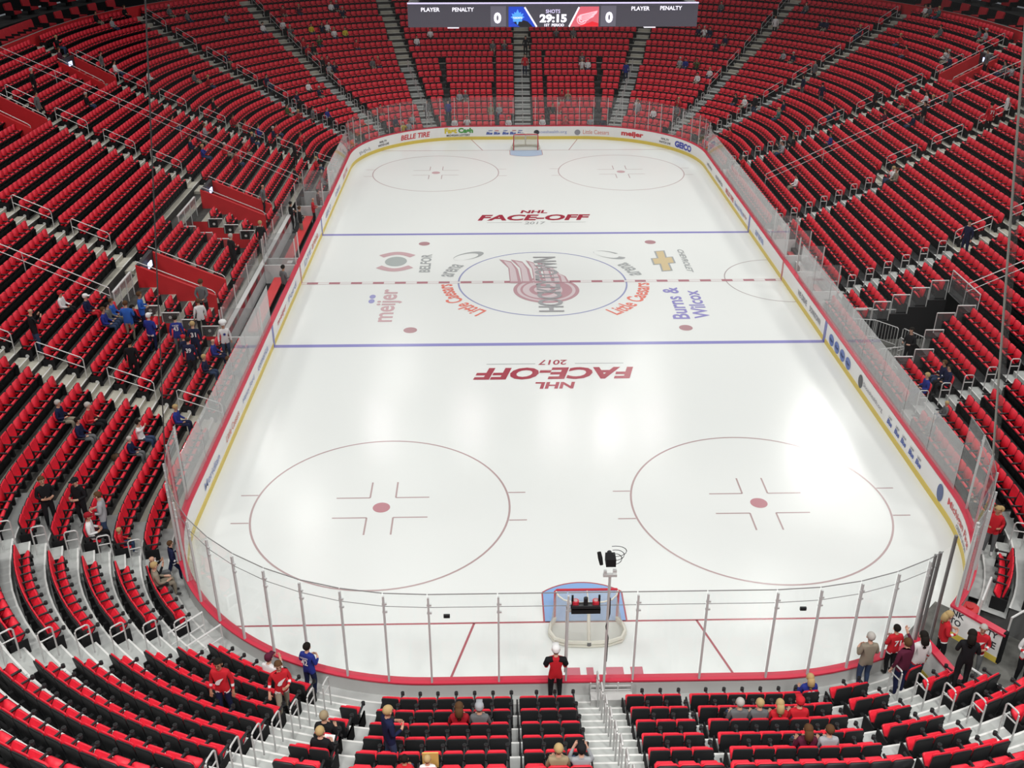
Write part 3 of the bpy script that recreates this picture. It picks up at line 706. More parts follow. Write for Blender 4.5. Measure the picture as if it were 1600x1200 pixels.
who('t', 1592, 1066, 'white', 'black', 'blond', 170, 'hold', 'blond person in white jersey and black leggings at right edge of tunnel', long=1, cuff='red')
who('t', 276, 906, 'navy', 'navy', 'brown', -60, 'walk', 'child in blue and white jersey climbing at the left corner boards', sc=.8, cuff='white')
who('s', 212, 884, 'black', 'grey', 'skin', None, 'phone', 'bald person in black raising a camera in the left corner')
who('s', 232, 880, 'khaki', 'khaki', 'blond', None, 'lap', 'person in beige beside the bald one in the left corner')
who('t', 86, 834, 'black', 'black', 'brown', -140, 'hold', 'brown haired person in dark clothes standing by left corner stairs')
who('t', 136, 828, 'black', 'black', 'dark', 160, 'hold', 'person in black jacket and cap standing among seats, left corner', cap='black')
who('s', 116, 822, 'white', 'black', 'brown', None, 'hold', 'person in white jersey leaning forward in the left corner seats', cap='dred')
who('t', 170, 846, 'lgrey', 'jeans', 'brown', 100, 'hold', 'person in cream sweater with shoulder bag standing in left corner', item='bag')
who('s', 152, 834, 'red', 'jeans', 'blond', None, 'lap', 'small child in pink red top seated in the left corner', sc=.75)
# --- near left side stand
who('s', 116, 642, 'red', 'black', 'silver', None, 'hold', 'person in red and white jersey with paper cup, left side stand')
who('s', 98, 648, 'navy', 'khaki', 'silver', None, 'hold', 'grey haired person in navy jersey beside red jersey, left side')
who('s', 102, 664, 'navy', 'grey', 'dark', None, 'lap', 'dark haired child in navy nearest of the trio, left side')
who('s', 196, 660, 'white', 'jeans', 'dark', None, 'point', 'person in white and black jersey reaching forward, left side stand')
who('s', 190, 680, 'navy', 'grey', 'silver', None, 'lap', 'child in navy seated below the white jersey, left side stand', sc=.85)
who('s', 265, 624, 'blue', 'navy', 'blond', None, 'lap', 'person in blue and white jersey by the rail near left boards', num='34')
who('s', 319, 640, 'black', 'black', 'dark', None, 'lap', 'person in dark coat seated by the left boards glass')
who('t', 62, 552, 'black', 'jeans', 'skin', -50, 'phone', 'bald person in black shirt and jeans taking a photo, left stand')
who('t', 214, 598, 'black', 'black', 'dark', 0, 'down', 'person in black seen from behind standing in left side rows')
who('s', 82, 458, 'white', 'black', 'red', None, 'lap', 'person in white jersey and red cap seated by long rail, left', cap='red')
who('s', 119, 470, 'navy', 'red', 'white', None, 'lap', 'person in black white jersey and white cap by long rail, left', cap='white')
who('s', 144, 486, 'blue', 'jeans', 'brown', None, 'lap', 'person in bright blue shirt seated lower by the long rail, left')
who('s', 152, 480, 'grey', 'jeans', 'dark', None, 'lap', 'person in dark grey seated beside bright blue shirt, left')
who('s', 172, 492, 'lblue', 'khaki', 'brown', None, 'lap', 'child in purple blue shirt looking at lap, left crowd')
who('s', 184, 483, 'navy', 'black', 'dark', None, 'lap', 'child in navy and white jersey with dark hair, left crowd')
who('t', 207, 534, 'lblue', 'khaki', 'brown', 0, 'hold', 'large person in blue polo seen from behind in left crowd', fat=1.25)
who('t', 242, 552, 'blue', 'navy', 'blond', -20, 'hold', 'person in blue jersey with white band and cap, left crowd', cap='white', cuff='white', fat=1.15)
who('t', 228, 520, 'lblue', 'navy', 'brown', -80, 'hold', 'person in royal blue behind the blue jersey, left crowd')
who('t', 283, 556, 'blue', 'grey', 'dark', 10, 'down', 'person in blue jersey with white name and number 43, left crowd', num='43', name='KADRI')
who('t', 319, 532, 'white', 'black', 'brown', 30, 'down', 'person in white hooded top in the left crowd')
who('t', 310, 566, 'navy', 'navy', 'blond', 10, 'down', 'person in navy jersey with number 31, left crowd', num='31')
who('t', 294, 574, 'navy', 'black', 'red', 40, 'hold', 'child in navy and red hat beside number 31 jersey', sc=.8, cap='red')
who('t', 303, 590, 'navy', 'black', 'dark', 5, 'down', 'person in navy jersey with number 39 lowest in left crowd', num='39')
who('t', 356, 562, 'white', 'jeans', 'white', 200, 'down', 'person in white jersey and big white foam hat by glass, left', cap='white', hat=1, emb=2)
who('s', 338, 548, 'blue', 'navy', 'skin', None, 'lap', 'bald person in blue seated near white foam hat')
who('s', 330, 575, 'navy', 'jeans', 'blond', None, 'hold', 'person in navy seated low beside glass in left crowd')
who('s', 345, 565, 'maroon', 'jeans', 'brown', None, 'hold', 'person in brown red top seated next to glass in left crowd')
who('t', 322, 500, 'grey', 'black', 'brown', -5, 'back', 'usher in grey shirt with hands behind back below nearer red stairwell', sc=1.05)
who('t', 367, 422, 'black', 'black', 'silver', -40, 'hold', 'person in black suit standing before the middle left seats', sc=1.05)
who('t', 416, 346, 'grey', 'black', 'skin', -100, 'down', 'usher in grey jacket below farther red stairwell')
who('t', 412, 398, 'black', 'grey', 'blond', 0, 'down', 'person in black with fair hair at glass rail, left platform')
who('t', 458, 362, 'black', 'black', 'dark', -60, 'hold', 'person in black standing behind farther players bench', z=.1)
who('t', 472, 372, 'black', 'khaki', 'brown', -70, 'hold', 'person in black leaning over the farther players bench', z=.1)
who('t', 492, 352, 'red', 'black', 'skin', -80, 'hold', 'bald person in red shirt leaning on the far left boards', z=.05)
who('t', 500, 340, 'black', 'black', 'dark', -80, 'hold', 'person in black at far left boards behind red shirt', z=.05)
who('t', 458, 452, 'grey', 'black', 'dark', -40, 'hold', 'person in dark jacket with headset at boards between benches', z=.05)
# --- upper left
who('t', 165, 131, 'grey', 'black', 'dark', -90, 'down', 'usher in grey by the upper left far stairwell')
who('t', 66, 196, 'grey', 'black', 'dark', -90, 'down', 'usher in grey by the upper left edge stairwell')
who('t', 60, 165, 'black', 'black', 'silver', -90, 'down', 'person in black above the upper left edge stairwell')
who('s', 124, 150, 'black', 'jeans', 'silver', None, 'lap', 'person in black over white shirt seated in upper left rows')
who('s', 171, 99, 'white', 'jeans', 'dark', None, 'lap', 'person in white seated behind the upper left stairwell')
who('s', 222, 110, 'white', 'black', 'dark', None, 'lap', 'person in white and black seated in the upper left rows')
ULEFT = [(170, 30, 'lgrey'), (178, 14, 'black'), (140, 28, 'black'), (75, 72, 'black'), (84, 76, 'maroon'), (260, 12, 'grey'), (288, 22, 'grey'), (352, 22, 'lgrey'), (299, 122, 'grey'), (328, 128, 'dred'), (340, 164, 'black'), (345, 92, 'navy'), (278, 192, 'red'), (311, 205, 'lgrey'), (316, 213, 'maroon'), (306, 230, 'blue'),
 (300, 226, 'navy'), (352, 235, 'red'), (358, 244, 'dred'), (366, 196, 'red'), (374, 203, 'dred'), (384, 205, 'navy'), (391, 202, 'blue'), (389, 232, 'red'), (421, 33, 'white'), (441, 33, 'white'), (437, 12, 'dred'), (460, 8, 'maroon'), (512, 6, 'white'), (524, 5, 'navy'), (483, 38, 'yellow'), (497, 36, 'navy'), (506, 36, 'white'),
 (523, 47, 'white'), (534, 44, 'hi'), (447, 51, 'grey'), (460, 70, 'red'), (478, 70, 'red'), (486, 70, 'black'), (499, 57, 'green'), (488, 100, 'black'), (496, 99, 'lgrey'), (506, 99, 'dred'), (517, 98, 'navy'), (581, 99, 'grey'), (594, 99, 'red'), (486, 137, 'white'), (494, 136, 'navy'), (418, 127, 'navy'), (448, 155, 'navy'), (451, 174, 'green'), (460, 172, 'dred'),
 (508, 183, 'blue'), (430, 208, 'navy'), (436, 204, 'red'), (474, 219, 'red'), (450, 263, 'black'), (487, 248, 'red'), (496, 280, 'lgrey'), (532, 20, 'navy'), (555, 70, 'red')]
# --- far end and right
FARP = [(651, 62, 'white'), (673, 53, 'white'), (771, 72, 'grey'), (787, 72, 'grey'), (721, 152, 'lgrey'), (731, 152, 'grey'), (713, 190, 'white'), (733, 190, 'white'), (768, 172, 'tan'), (780, 172, 'lgrey'), (790, 190, 'white'), (906, 101, 'white'), (915, 101, 'white'), (908, 90, 'grey'), (873, 144, 'dred'), (882, 144, 'tan'),
 (855, 171, 'black'), (867, 172, 'red'), (846, 190, 'white'), (888, 190, 'red'), (938, 190, 'navy'), (932, 189, 'lgrey'), (617, 183, 'navy'), (629, 197, 'yellow'), (640, 198, 'lgrey'), (643, 182, 'lgrey'), (592, 165, 'red'), (997, 163, 'white'), (1026, 172, 'white'), (1065, 99, 'lgrey'), (1075, 99, 'blue'), (1092, 93, 'green'),
 (1097, 115, 'white'), (1104, 115, 'white'), (1096, 43, 'navy'), (1104, 43, 'white'), (1112, 44, 'navy'), (1124, 65, 'navy'), (1132, 65, 'navy'), (1064, 163, 'red'), (1072, 166, 'grey'), (1160, 160, 'white'), (1150, 158, 'black'), (866, 46, 'grey'), (895, 46, 'grey')]
RIGHTP = [(1262, 5, 'grey'), (1286, 33, 'navy'), (1293, 33, 'navy'), (1350, 42, 'navy'), (1234, 80, 'lgrey'), (1247, 82, 'navy'), (1313, 172, 'navy'), (1377, 184, 'maroon'), (1219, 168, 'navy'), (1226, 172, 'teal'), (1246, 213, 'black'), (1226, 220, 'grey'), (1233, 226, 'lgrey'), (1308, 211, 'blue'), (1253, 275, 'white'), (1401, 272, 'white'), (1409, 275, 'khaki'),
 (1418, 160, 'red'), (1434, 182, 'navy'), (1438, 176, 'navy'), (1459, 148, 'white'), (1467, 150, 'black'), (1477, 88, 'white'), (1490, 84, 'lgrey'), (1417, 82, 'red'), (1467, 16, 'white'), (1475, 18, 'grey'), (1492, 20, 'teal'), (1540, 50, 'grey'), (1547, 54, 'lgrey'), (1580, 100, 'grey'), (1590, 105, 'lgrey'), (1475, 44, 'grey'), (1410, 60, 'red'), (1143, 210, 'red'), (1153, 252, 'red'), (1124, 12, 'grey')]
HAIRS = ['dark', 'brown', 'dark', 'blond', 'brown', 'silver']; CN = dict(dred='dark red', lgrey='pale grey', lblue='royal blue', hi='bright yellow', yellow='yellow and brown', tan='tan', navy='navy', green='olive')
_ord = lambda n: f"{n}{'th' if 10 <= n % 100 <= 20 else {1: 'st', 2: 'nd', 3: 'rd'}.get(n % 10, 'th')}"
for grp, lst in (('far left stand', ULEFT), ('far end rows', FARP), ('upper right stand', RIGHTP)):
    for i, (u, v, c) in enumerate(lst):
        same = sorted(q for q in lst if q[2] == c); pos = '' if len(same) == 1 else f', {_ord(same.index((u, v, c))+1)} from left in that colour'
        who('s', u, v, c, ('jeans', 'black', 'khaki')[i % 3], HAIRS[i % 6], None, ('lap', 'hold', 'lap', 'phone')[i % 4], f'seated person in {CN.get(c, c)} in the {grp}{pos}')
for u, v, c, pn, f, lb in ((463, 260, 'black', 'black', -60, 'person in black standing on lower far left corner rows'), (701, 192, 'blue', 'navy', 180, 'person in blue jersey standing behind far glass left of centre'), (491, 203, 'grey', 'black', -100, 'person in grey by the handrails of the far left corner'), (668, 190, 'grey', 'black', 180, 'person standing behind far glass by left stairs'),
    (821, 95, 'black', 'black', 180, 'person in black on far centre stairs, upper'), (820, 119, 'red', 'navy', 180, 'person in red on far centre stairs, lower'), (977, 129, 'blue', 'navy', 180, 'person in blue jersey on far right of centre stairs'), (1177, 183, 'black', 'jeans', 120, 'person in black and red cap standing by right far corner stairs'),
    (1209, 57, 'white', 'black', 150, 'person in white jersey on upper far right stairs'), (1270, 133, 'grey', 'black', 110, 'usher in grey standing on the far right corner stairs'), (1251, 159, 'navy', 'grey', 100, 'person in navy and white by the right stand stairs'), (1280, 174, 'navy', 'grey', 0, 'person in navy jersey seen from behind in right rows'),
    (1363, 184, 'black', 'black', 100, 'person in black standing by the right stand rail'), (1478, 127, 'navy', 'jeans', 90, 'person in navy jersey and jeans by the upper right stairwell'), (1479, 182, 'grey', 'black', 90, 'usher in grey standing in the upper right rows'), (1540, 212, 'red', 'black', 0, 'person in red jersey number 71 standing right beside the netting edge'),
    (1566, 195, 'white', 'black', 60, 'person in white jersey right of the red 71 jersey'), (1504, 402, 'navy', 'navy', 120, 'person in navy on the right middle stairs'), (996, 190, 'lgrey', 'grey', 180, 'person in pale top standing behind far glass right of stairs'), (1438, 205, 'black', 'grey', 90, 'person in dark clothes bending in the upper right rows'), (1535, 125, 'grey', 'black', 90, 'usher in grey right of the upper right stairwell')):
    who('t', u, v, c, pn, 'dark', f, 'down', lb, **({'num': '71'} if '71' in lb and 'number' in lb else {}))
# --- right side stand
who('s', 1487, 582, 'navy', 'jeans', 'brown', None, 'hold', 'person in blue jersey bent forward in right stand by the tunnel', cuff='white')
who('s', 1500, 602, 'navy', 'black', 'dark', None, 'lap', 'person in navy and white jersey seated right of bent blue jersey')
who('s', 1466, 604, 'blue', 'jeans', 'blond', None, 'hold', 'fair haired person in blue jersey seated low in right stand')
who('s', 1477, 610, 'grey', 'jeans', 'blond', None, 'lap', 'blond child in grey seated beside the low blue jersey', sc=.8)
who('t', 1413, 576, 'black', 'black', 'dark', 120, 'hold', 'person all in black standing at the black tunnel mouth', sc=1.05)
who('s', 1478, 655, 'grey', 'black', 'silver', None, 'lap', 'grey haired person in dark jacket on the lower right steps')
who('s', 1527, 775, 'maroon', 'black', 'brown', None, 'lap', 'person in maroon seated in the near right corner')
who('s', 1521, 790, 'red', 'jeans', 'brown', None, 'lap', 'child in red in front of the maroon top, near right corner', sc=.8)
who('s', 1545, 830, 'red', 'jeans', 'blond', None, 'lap', 'blond person in red jersey in the near right corner')
who('t', 1541, 866, 'red', 'grey', 'blond', 150, 'hold', 'person in red jersey standing behind the near right corner glass')
ALLS = []
for ri, (k, mid, ss) in enumerate(rows):
    for i, s_ in enumerate(ss):
        if inframe((s_[0], s_[1], s_[2]+.5)): ALLS.append((ri, i, *s_))
SXY = np.array([(a[2], a[3]) for a in ALLS])
taken = {}
placed = []
for (kd, u, v, *rest), kw in PEOPLE:
    if kd == 's':
        X = unwrap(u, v, .8); dd = np.hypot(SXY[:, 0]-X[0], SXY[:, 1]-X[1])
        for t_ in taken: dd[t_] = 99
        j = int(dd.argmin()); taken[j] = 1; a = ALLS[j]; placed.append(('s', a[2], a[3], a[4], a[5], rest, kw, j))
    else:
        X = unwrap(u, v, 0); z = kw.get('z', ground(X[0], X[1])); placed.append(('t', X[0], X[1], z, 0, rest, kw, -1))
depth = np.array([P2((a[2], a[3], a[4]+.5))[2] for a in ALLS])
infr = np.array([inframe((a[2], a[3], a[4]+.6), -4) for a in ALLS])
order = np.argsort(np.where(infr, depth, 1e9)); NEAR = set(order[:300].tolist())
# the 300 nearest seats, each with its parts
proto = {}
def seat_proto(w, op):
    if (w, op) not in proto: proto[(w, op)] = {n: m.mesh(n) for n, m in seat_parts(w, op).items()}
    return proto[(w, op)]
LBL = {'cup_holder': None}
def nth(n): return f"{n}{'th' if 10 <= n % 100 <= 20 else {1: 'st', 2: 'nd', 3: 'rd'}.get(n % 10, 'th')}"
def block_name(x, y, mid):
    mx, my = mid; best = None
    an = math.degrees(math.atan2(-(my+CY), abs(mx)-CX)) if my < -CY and abs(mx) > CX else None
    if my < -29.5 and abs(mx) < 6.2:
        if mx < -2.24: return 'wide block left of the bottom stairs'
        if mx < 0: return 'narrow block left of the bottom stairs'
        if mx < 2.2: return 'narrow block right of the bottom stairs'
        return 'wide block right of the bottom stairs'
    side = 'left' if mx < 0 else 'right'
    if an is None: return f'{side} side stand'
    if an > 65: return f'short rows past the wedge gap, bottom {side}'
    if an > 44: return f'bottom {side} corner block beside tunnel' if side == 'right' else 'bottom left corner block'
    if an > 18: return f'{side} corner block above the glass bend' if side == 'right' else 'left block between the corner stairs'
    return f'{side} side stand near the corner'
used_lb = {}
for j in sorted(NEAR):
    ri, i, x, y, z, ang, pitch = ALLS[j]; k, mid, ss = rows[ri]
    open_ = j in taken
    P = seat_proto(pitch, open_)
    lb = f"{'occupied ' if open_ else ''}red seat, row {k+1}, {nth(i+1)} along, {block_name(x, y, mid)}"
    if lb in used_lb: lb = lb.replace('red seat', 'red folding seat')
    used_lb[lb] = 1
    r = empty('arena_seat', (x, y, z), ang, label=lb, cat='seat', group='red tip-up seats nearest the camera')
    for n in ('backrest', 'back_shell', 'seat_cushion', 'pedestal', 'armrest'):
        o = bpy.data.objects.new(n, P[n]); COL.objects.link(o); o.parent = r
        if n == 'back_shell': o['label'] = 'black plastic back shell'
        if n == 'seat_cushion': q = bpy.data.objects.new('seat_pan', P['seat_pan']); COL.objects.link(q); q.parent = o
        if n == 'armrest': q = bpy.data.objects.new('cup_holder', P['cup_holder']); COL.objects.link(q); q.parent = o
# all farther seats as one mass
tp = lod_seat(); TV = np.array(tp.v, dtype=np.float32); rest = [j for j in range(len(ALLS)) if j not in NEAR]
M_ = len(rest); V = np.empty((M_, len(TV), 3), np.float32)
for n, j in enumerate(rest):
    _, _, x, y, z, ang, pitch = ALLS[j]; c, s_ = math.cos(ang), math.sin(ang); q = TV.copy()
    jx = 1+.0*n
    if j in taken: q[:, 2] = np.where((q[:, 1] > .09) & (q[:, 2] > .5) & (np.abs(q[:, 0]) < .235), .5, q[:, 2])
    V[n, :, 0] = x+q[:, 0]*c-q[:, 1]*s_; V[n, :, 1] = y+q[:, 0]*s_+q[:, 1]*c; V[n, :, 2] = z+q[:, 2]
fl = np.array([i for f in tp.f for i in f], np.int32); fs = np.array([len(f) for f in tp.f], np.int32); nv = len(TV)
me = bpy.data.meshes.new('distant_seats'); me.vertices.add(M_*nv); me.vertices.foreach_set('co', V.ravel())
me.loops.add(M_*len(fl)); me.loops.foreach_set('vertex_index', (fl[None, :]+(np.arange(M_)*nv)[:, None]).astype(np.int32).ravel())
me.polygons.add(M_*len(fs)); tot = np.tile(fs, M_); st = np.concatenate([[0], np.cumsum(tot)[:-1]]).astype(np.int32)
me.polygons.foreach_set('loop_start', st); me.polygons.foreach_set('loop_total', tot)
for m in tp.mats: me.materials.append(m)
me.polygons.foreach_set('material_index', np.tile(np.array(tp.m, np.int32), M_)); me.update(calc_edges=True); me.validate()
fmesh('arena_seat_rows', me, label='thousands of red tip-up arena seats in curving rows round the rink', cat='seats', kind='stuff')
# black end panels with pale row discs
mb = MB(); DISC = mat('row_disc', (.62, .62, .60), .5)
for ri, (k, mid, ss) in enumerate(rows):
    for e, sg in ((0, -1), (-1, 1)):
        x, y, z, ang, pitch = ss[e]
        if not inframe((x, y, z)): continue
        M = rotz(ang, (x, y, z)); ex = sg*(pitch/2+.03)
        # which way the row runs in seat space
        other = ss[-1] if e == 0 else ss[0]
        q = M.inverted() @ Vector((other[0], other[1], other[2])); ex = (-1 if q.x > 0 else 1)*(pitch/2+.03)
        mb.box((ex, .10, .22), (.035, .44, .44), BLKM, M)
        if wnear(x, y) < .02 and (k > 7 or x < 0 or y > 22):
            mb.cyl((0, 0, 0), .075, .01, DISC, 10, M=M @ Matrix.Translation((ex+math.copysign(.016, ex), .12, .2)) @ Matrix.Rotation(math.copysign(PI/2, ex), 4, 'Y'))
mb.build('row_end_standards', label='black row end panels with pale round row markers along the aisles', cat='end panels', kind='stuff')

# ------------------------------------------------------------ stairs and rails in the aisles
def aisle_pt(a, b, d):
    """point of the aisle centre line whose distance outside the boards is d"""
    lo, hi = 0., 1.4
    for _ in range(40):
        t = (lo+hi)/2
        if dist(a[0]+(b[0]-a[0])*t, a[1]+(b[1]-a[1])*t) < d: lo = t
        else: hi = t
    return a[0]+(b[0]-a[0])*lo, a[1]+(b[1]-a[1])*lo
STEP = mat('grey_step', (.40, .415, .40), .65, .3, noise=.1, nscale=3); STEPC = mat('concrete_step', (.46, .44, .37), .8, .2, noise=.15, nscale=2)
def loop_rail(mb, p, dv, h=.98, L=.36):
    x, y, z = p; a = (x-dv[0]*L/2, y-dv[1]*L/2); b = (x+dv[0]*L/2, y+dv[1]*L/2); r = .07
    pts = [(*a, z), (*a, z+h-r), (a[0]+dv[0]*r*.4, a[1]+dv[1]*r*.4, z+h-r*.3), (a[0]+dv[0]*r, a[1]+dv[1]*r, z+h), (b[0]-dv[0]*r, b[1]-dv[1]*r, z+h), (b[0]-dv[0]*r*.4, b[1]-dv[1]*r*.4, z+h-r*.3), (*b, z+h-r), (*b, z)]
    mb.tube(pts, .022, STEEL, 6); mb.tube([(*a, z+h*.68), (*b, z+h*.68)], .018, STEEL, 6)
def long_rail(mb, a, b, za, zb_, h=.92):
    d = Vector((b[0]-a[0], b[1]-a[1], zb_-za)); n = d.normalized()
    A0 = Vector((*a, za)); B0 = Vector((*b, zb_)); up = Vector((0, 0, h)); pts = [A0, A0+up*.92, A0+up+n*.08, B0+up-n*.08, B0+up*.92, B0]
    mb.tube(pts, .021, STEEL, 6); mb.tube([A0+up*.55, B0+up*.55], .017, STEEL, 6)
STNAME = {'far centre': 'far end centre stairs behind the goal'}
for nm, (a, b, hw, k0, k1) in AIS.items():
    mb = MB(); L = math.hypot(b[0]-a[0], b[1]-a[1]); dv = ((b[0]-a[0])/L, (b[1]-a[1])/L); pv = (-dv[1], dv[0]); ang = math.atan2(dv[1], dv[0]); any_ = False
    nrail = 0; lowaisle = 8 if (nm.startswith('near') and 'side' not in nm) or nm in ('lower near left', 'right side', 'far right side', 'right middle', 'near right side', 'far left corner', 'far right corner', 'upper far right', 'upper far left') else 0
    if nm == 'near centre': lowaisle = 12
    for k in range(k0, k1+1):
        p = aisle_pt(a, b, D0+T*k); q = aisle_pt(a, b, D0+T*(k+1)); z = zt(k, *p); zn = zt(k+1, *q)
        if not inframe((*p, z), 60): continue
        if nm == 'lower near left' and False: continue
        any_ = True; m_ = STEP if (tread_mat(k, *p)[0] in (GREY, DARKDECK)) else STEPC
        w2 = hw*2-.04
        # tread strip and the half step set on it
        c = ((p[0]+q[0])/2, (p[1]+q[1])/2); ln = math.hypot(q[0]-p[0], q[1]-p[1])
        mb.box((c[0], c[1], z+.008), (ln-.02, w2, .016), m_, rz=ang)
        hc = (p[0]+dv[0]*ln*.74, p[1]+dv[1]*ln*.74); hh = (zn-z)/2
        mb.box((hc[0], hc[1], z+hh/2), (ln*.48, w2, hh), m_, rz=ang)
        mb.box((hc[0]-dv[0]*ln*.215, hc[1]-dv[1]*ln*.215, z+hh+.003), (.05, w2, .006), GREYL, rz=ang)
        mb.box((p[0]+dv[0]*.03, p[1]+dv[1]*.03, z+.02), (.05, w2, .008), GREYL, rz=ang)
        rm = None
        if k < lowaisle and 1 <= k or (nm == 'near centre' and k == 0):
            rm = MB(); cp = (p[0]+dv[0]*.06, p[1]+dv[1]*.06); loop_rail(rm, (*cp, z+.01), dv, 1.0 if nm.startswith('near') else .95)
        elif k >= lowaisle and (k-lowaisle) % 3 == 0 and nm not in ('far centre', 'far centre left', 'far centre right') and k+2 <= k1:
            rm = MB(); q2 = aisle_pt(a, b, D0+T*(k+2)); sd = hw*.80*(1 if (p[0] < 0) == (dv[1]*0+1 > 0) else -1)
            sg = 1 if (pv[1] > 0) else -1
            o = (pv[0]*sd*0+pv[0]*sg*hw*.82, pv[1]*sg*hw*.82)
            long_rail(rm, (p[0]+o[0], p[1]+o[1]), (q2[0]+o[0], q2[1]+o[1]), z, zt(k+2, *q2))
        elif nm.startswith('far centre') and 0 < k < 11:
            rm = MB(); loop_rail(rm, (p[0], p[1], z+.01), dv, .9)
        if rm is not None:
            nrail += 1
            rm.build('handrail', label=f'silver handrail on the {nm} aisle steps, {nth(nrail)} one up from the rink', cat='handrail', group=f'handrails of the {nm} aisle')
    if any_: mb.build('aisle_stairs', label=f'{"grey" if lowaisle else "concrete"} stairs climbing the {nm} aisle between seat blocks', cat='stairs')
# ------------------------------------------------------------ goals
NETM = glassmat('goal_netting', (.86, .86, .84), .0, .28, (.72, .70, .64)); PAD = mat('cream_pad', (.70, .68, .60), .6, .3); PIPE = mat('red_pipe', (.55, .03, .05), .4, .4)
for sg, nm in ((-1, 'near goal net with cream skirt seen from behind the glass'), (1, 'far goal net with red pipes in front of the Labatt advert')):
    gy = sg*27.13; g = empty('goal_net', (0, gy, 0), 0 if sg > 0 else PI, label=('hockey '+nm).replace('the Labatt advert', 'the far end boards'), cat='hockey goal')
    # local +Y points to the end boards
    mb = MB(); mb.tube([(-.94, 0, 0), (-.94, 0, 1.17), (-.89, 0, 1.22), (.89, 0, 1.22), (.94, 0, 1.17), (.94, 0, 0)], .038, PIPE, 8); mb.build('goal_frame', g)
    base = [(-.94, 0), (-1.08, .30), (-1.12, .62), (-.98, .92), (-.6, 1.08), (0, 1.12), (.6, 1.08), (.98, .92), (1.12, .62), (1.08, .30), (.94, 0)]
    mb = MB(); mb.tube([(x, y, .05) for x, y in base], .05, PAD, 6); mb.tube([(x*.99, y*.99, .16) for x, y in base], .06, PAD, 6); mb.build('base_skirt', g, label='cream padded base')
    top = [(-.92, 0), (-.86, .22), (-.7, .42), (-.45, .52), (-.22, .55), (0, .56), (.22, .55), (.45, .52), (.7, .42), (.86, .22), (.92, 0)]
    mb = MB(); n = len(base)
    for i in range(n-1):
        a, b_, c, d_ = base[i], base[i+1], top[i+1], top[i]
        mb.quad((*a, .1), (*b_, .1), (*c, 1.18), (*d_, 1.18), NETM)
    mb.add([(x, y, 1.19) for x, y in top], [tuple(range(n))], NETM); mb.build('netting', g)
    mb = MB(); mb.tube([(x, y, 1.19) for x, y in top], .025, PAD, 5); mb.tube([(0, .56, 1.19), (0, .85, .62), (0, 1.1, .1)], .05, PAD, 6); mb.tube([(0, .0, 1.2), (0, .56, 1.19)], .02, PAD, 5); mb.build('centre_brace', g)
    mb = MB(); mb.cyl((0, 1.12, .10), .07, .1, mat('goal_cam', (.1, .1, .1)), 10); mb.build('base_camera', g)
# ------------------------------------------------------------ things fixed at the near glass
g = empty('camera_bracket', (-.42, -30.62, 3.28), 0, label='black remote camera bracket with two red rings at the glass behind the near goal', cat='camera rig')
mb = MB(); mb.box((0, 0, .22), (.74, .26, .16), BLKM); mb.box((0, -.1, .32), (.70, .06, .10), BLK); mb.build('tray', g)
for sx in (-1, 1):
    mb = MB(); mb.box((sx*.34, 0, .42), (.05, .05, .42), BLKM); mb.build('upright', g)
    mb = MB(); mb.cyl((sx*.26, .02, .30), .09, .15, PIPE, 14); mb.cyl((sx*.26, .02, .451), .055, .01, mat('ring_hollow', (.5, .3, .3)), 12); mb.build('red_ring', g, label='red ring')
mb = MB(); mb.cyl((0, 0, .3), .055, .25, BLK, 12); mb.build('lens', g)
mb = MB(); mb.tube([(-.36, 0, .18), (-.47, .12, .2), (-.47, .12, -2.05)], .02, STEEL, 6); mb.build('stalk', g)
g = empty('broadcast_camera_pole', (.12, -30.86, .62), 0, label='tall pole with small black broadcast cameras and looping cables behind near goal', cat='camera pole')
mb = MB(); mb.tube([(0, 0, 0), (0, 0, 4.1)], .035, STEEL, 8); mb.build('pole', g)
mb = MB(); mb.tube([(.04, 0, 3.4), (.05, 0, 2.9), (-.03, -.02, 2.5), (.04, 0, 2.1), (.03, 0, 1.3)], .018, BLK, 5); mb.build('cable', g)
mb = MB(); mb.box((0, 0, 4.12), (.34, .08, .07), STEEL); mb.box((-.12, 0, 4.2), (.07, .07, .12), STEEL); mb.box((.12, .04, 4.2), (.09, .07, .1), STEEL); mb.build('mount', g)
mb = MB(); mb.box((0, .05, 4.55), (.24, .30, .22), BLKM); mb.cyl((0, 0, 0), .06, .14, BLK, 10, M=Matrix.Translation((.0, .2, 4.56)) @ Matrix.Rotation(-PI/2, 4, 'X')); mb.build('camera_body', g)
mb = MB(); mb.tube([(-.22, .02, 4.42), (-.25, .08, 4.58), (-.28, .14, 4.72)], [.045, .06, .05], BLKM, 8); mb.build('side_camera', g)
mb = MB()
for k in range(3): mb.tube([(.1+.28*math.sin(t)*(.6+.2*k), .02*k, 4.45+.1*k+.16*(1-math.cos(t))) for t in np.linspace(0, PI*1.1, 12)], .010, BLK, 4)
mb.build('cable_loop', g)
for x, z, nm in ((-3.95, 3.32, 'left'), (5.15, 3.4, 'right')):
    mb = MB(); mb.box((0, 0, 0), (.16, .06, .09), BLK); mb.box((.0, -.04, 0), (.10, .03, .05), BLKM)
    o = mb.build('glass_sensor', label=f'small black goal camera box stuck on near end glass, {nm} one', cat='camera'); o.location = (x, -30.64, z)
# camera platform steps by the centre stairs
g = empty('platform_step', (.32, -30.98, .62), 0, label='grey metal step platform at boards foot beside the camera pole', cat='steps')
mb = MB(); mb.box((0, 0, .22), (1.1, .36, .04), BOARDG); mb.box((0, -.16, .10), (1.1, .04, .2), BOARDG); mb.build('tread', g)
mb = MB()
for x in (-.54, .18, .54): mb.box((x, .12, .28), (.03, .03, .56), STEEL)
mb.box((0, .12, .44), (1.1, .025, .03), STEEL); mb.box((0, .12, .30), (1.1, .025, .03), STEEL); mb.build('frame', g)

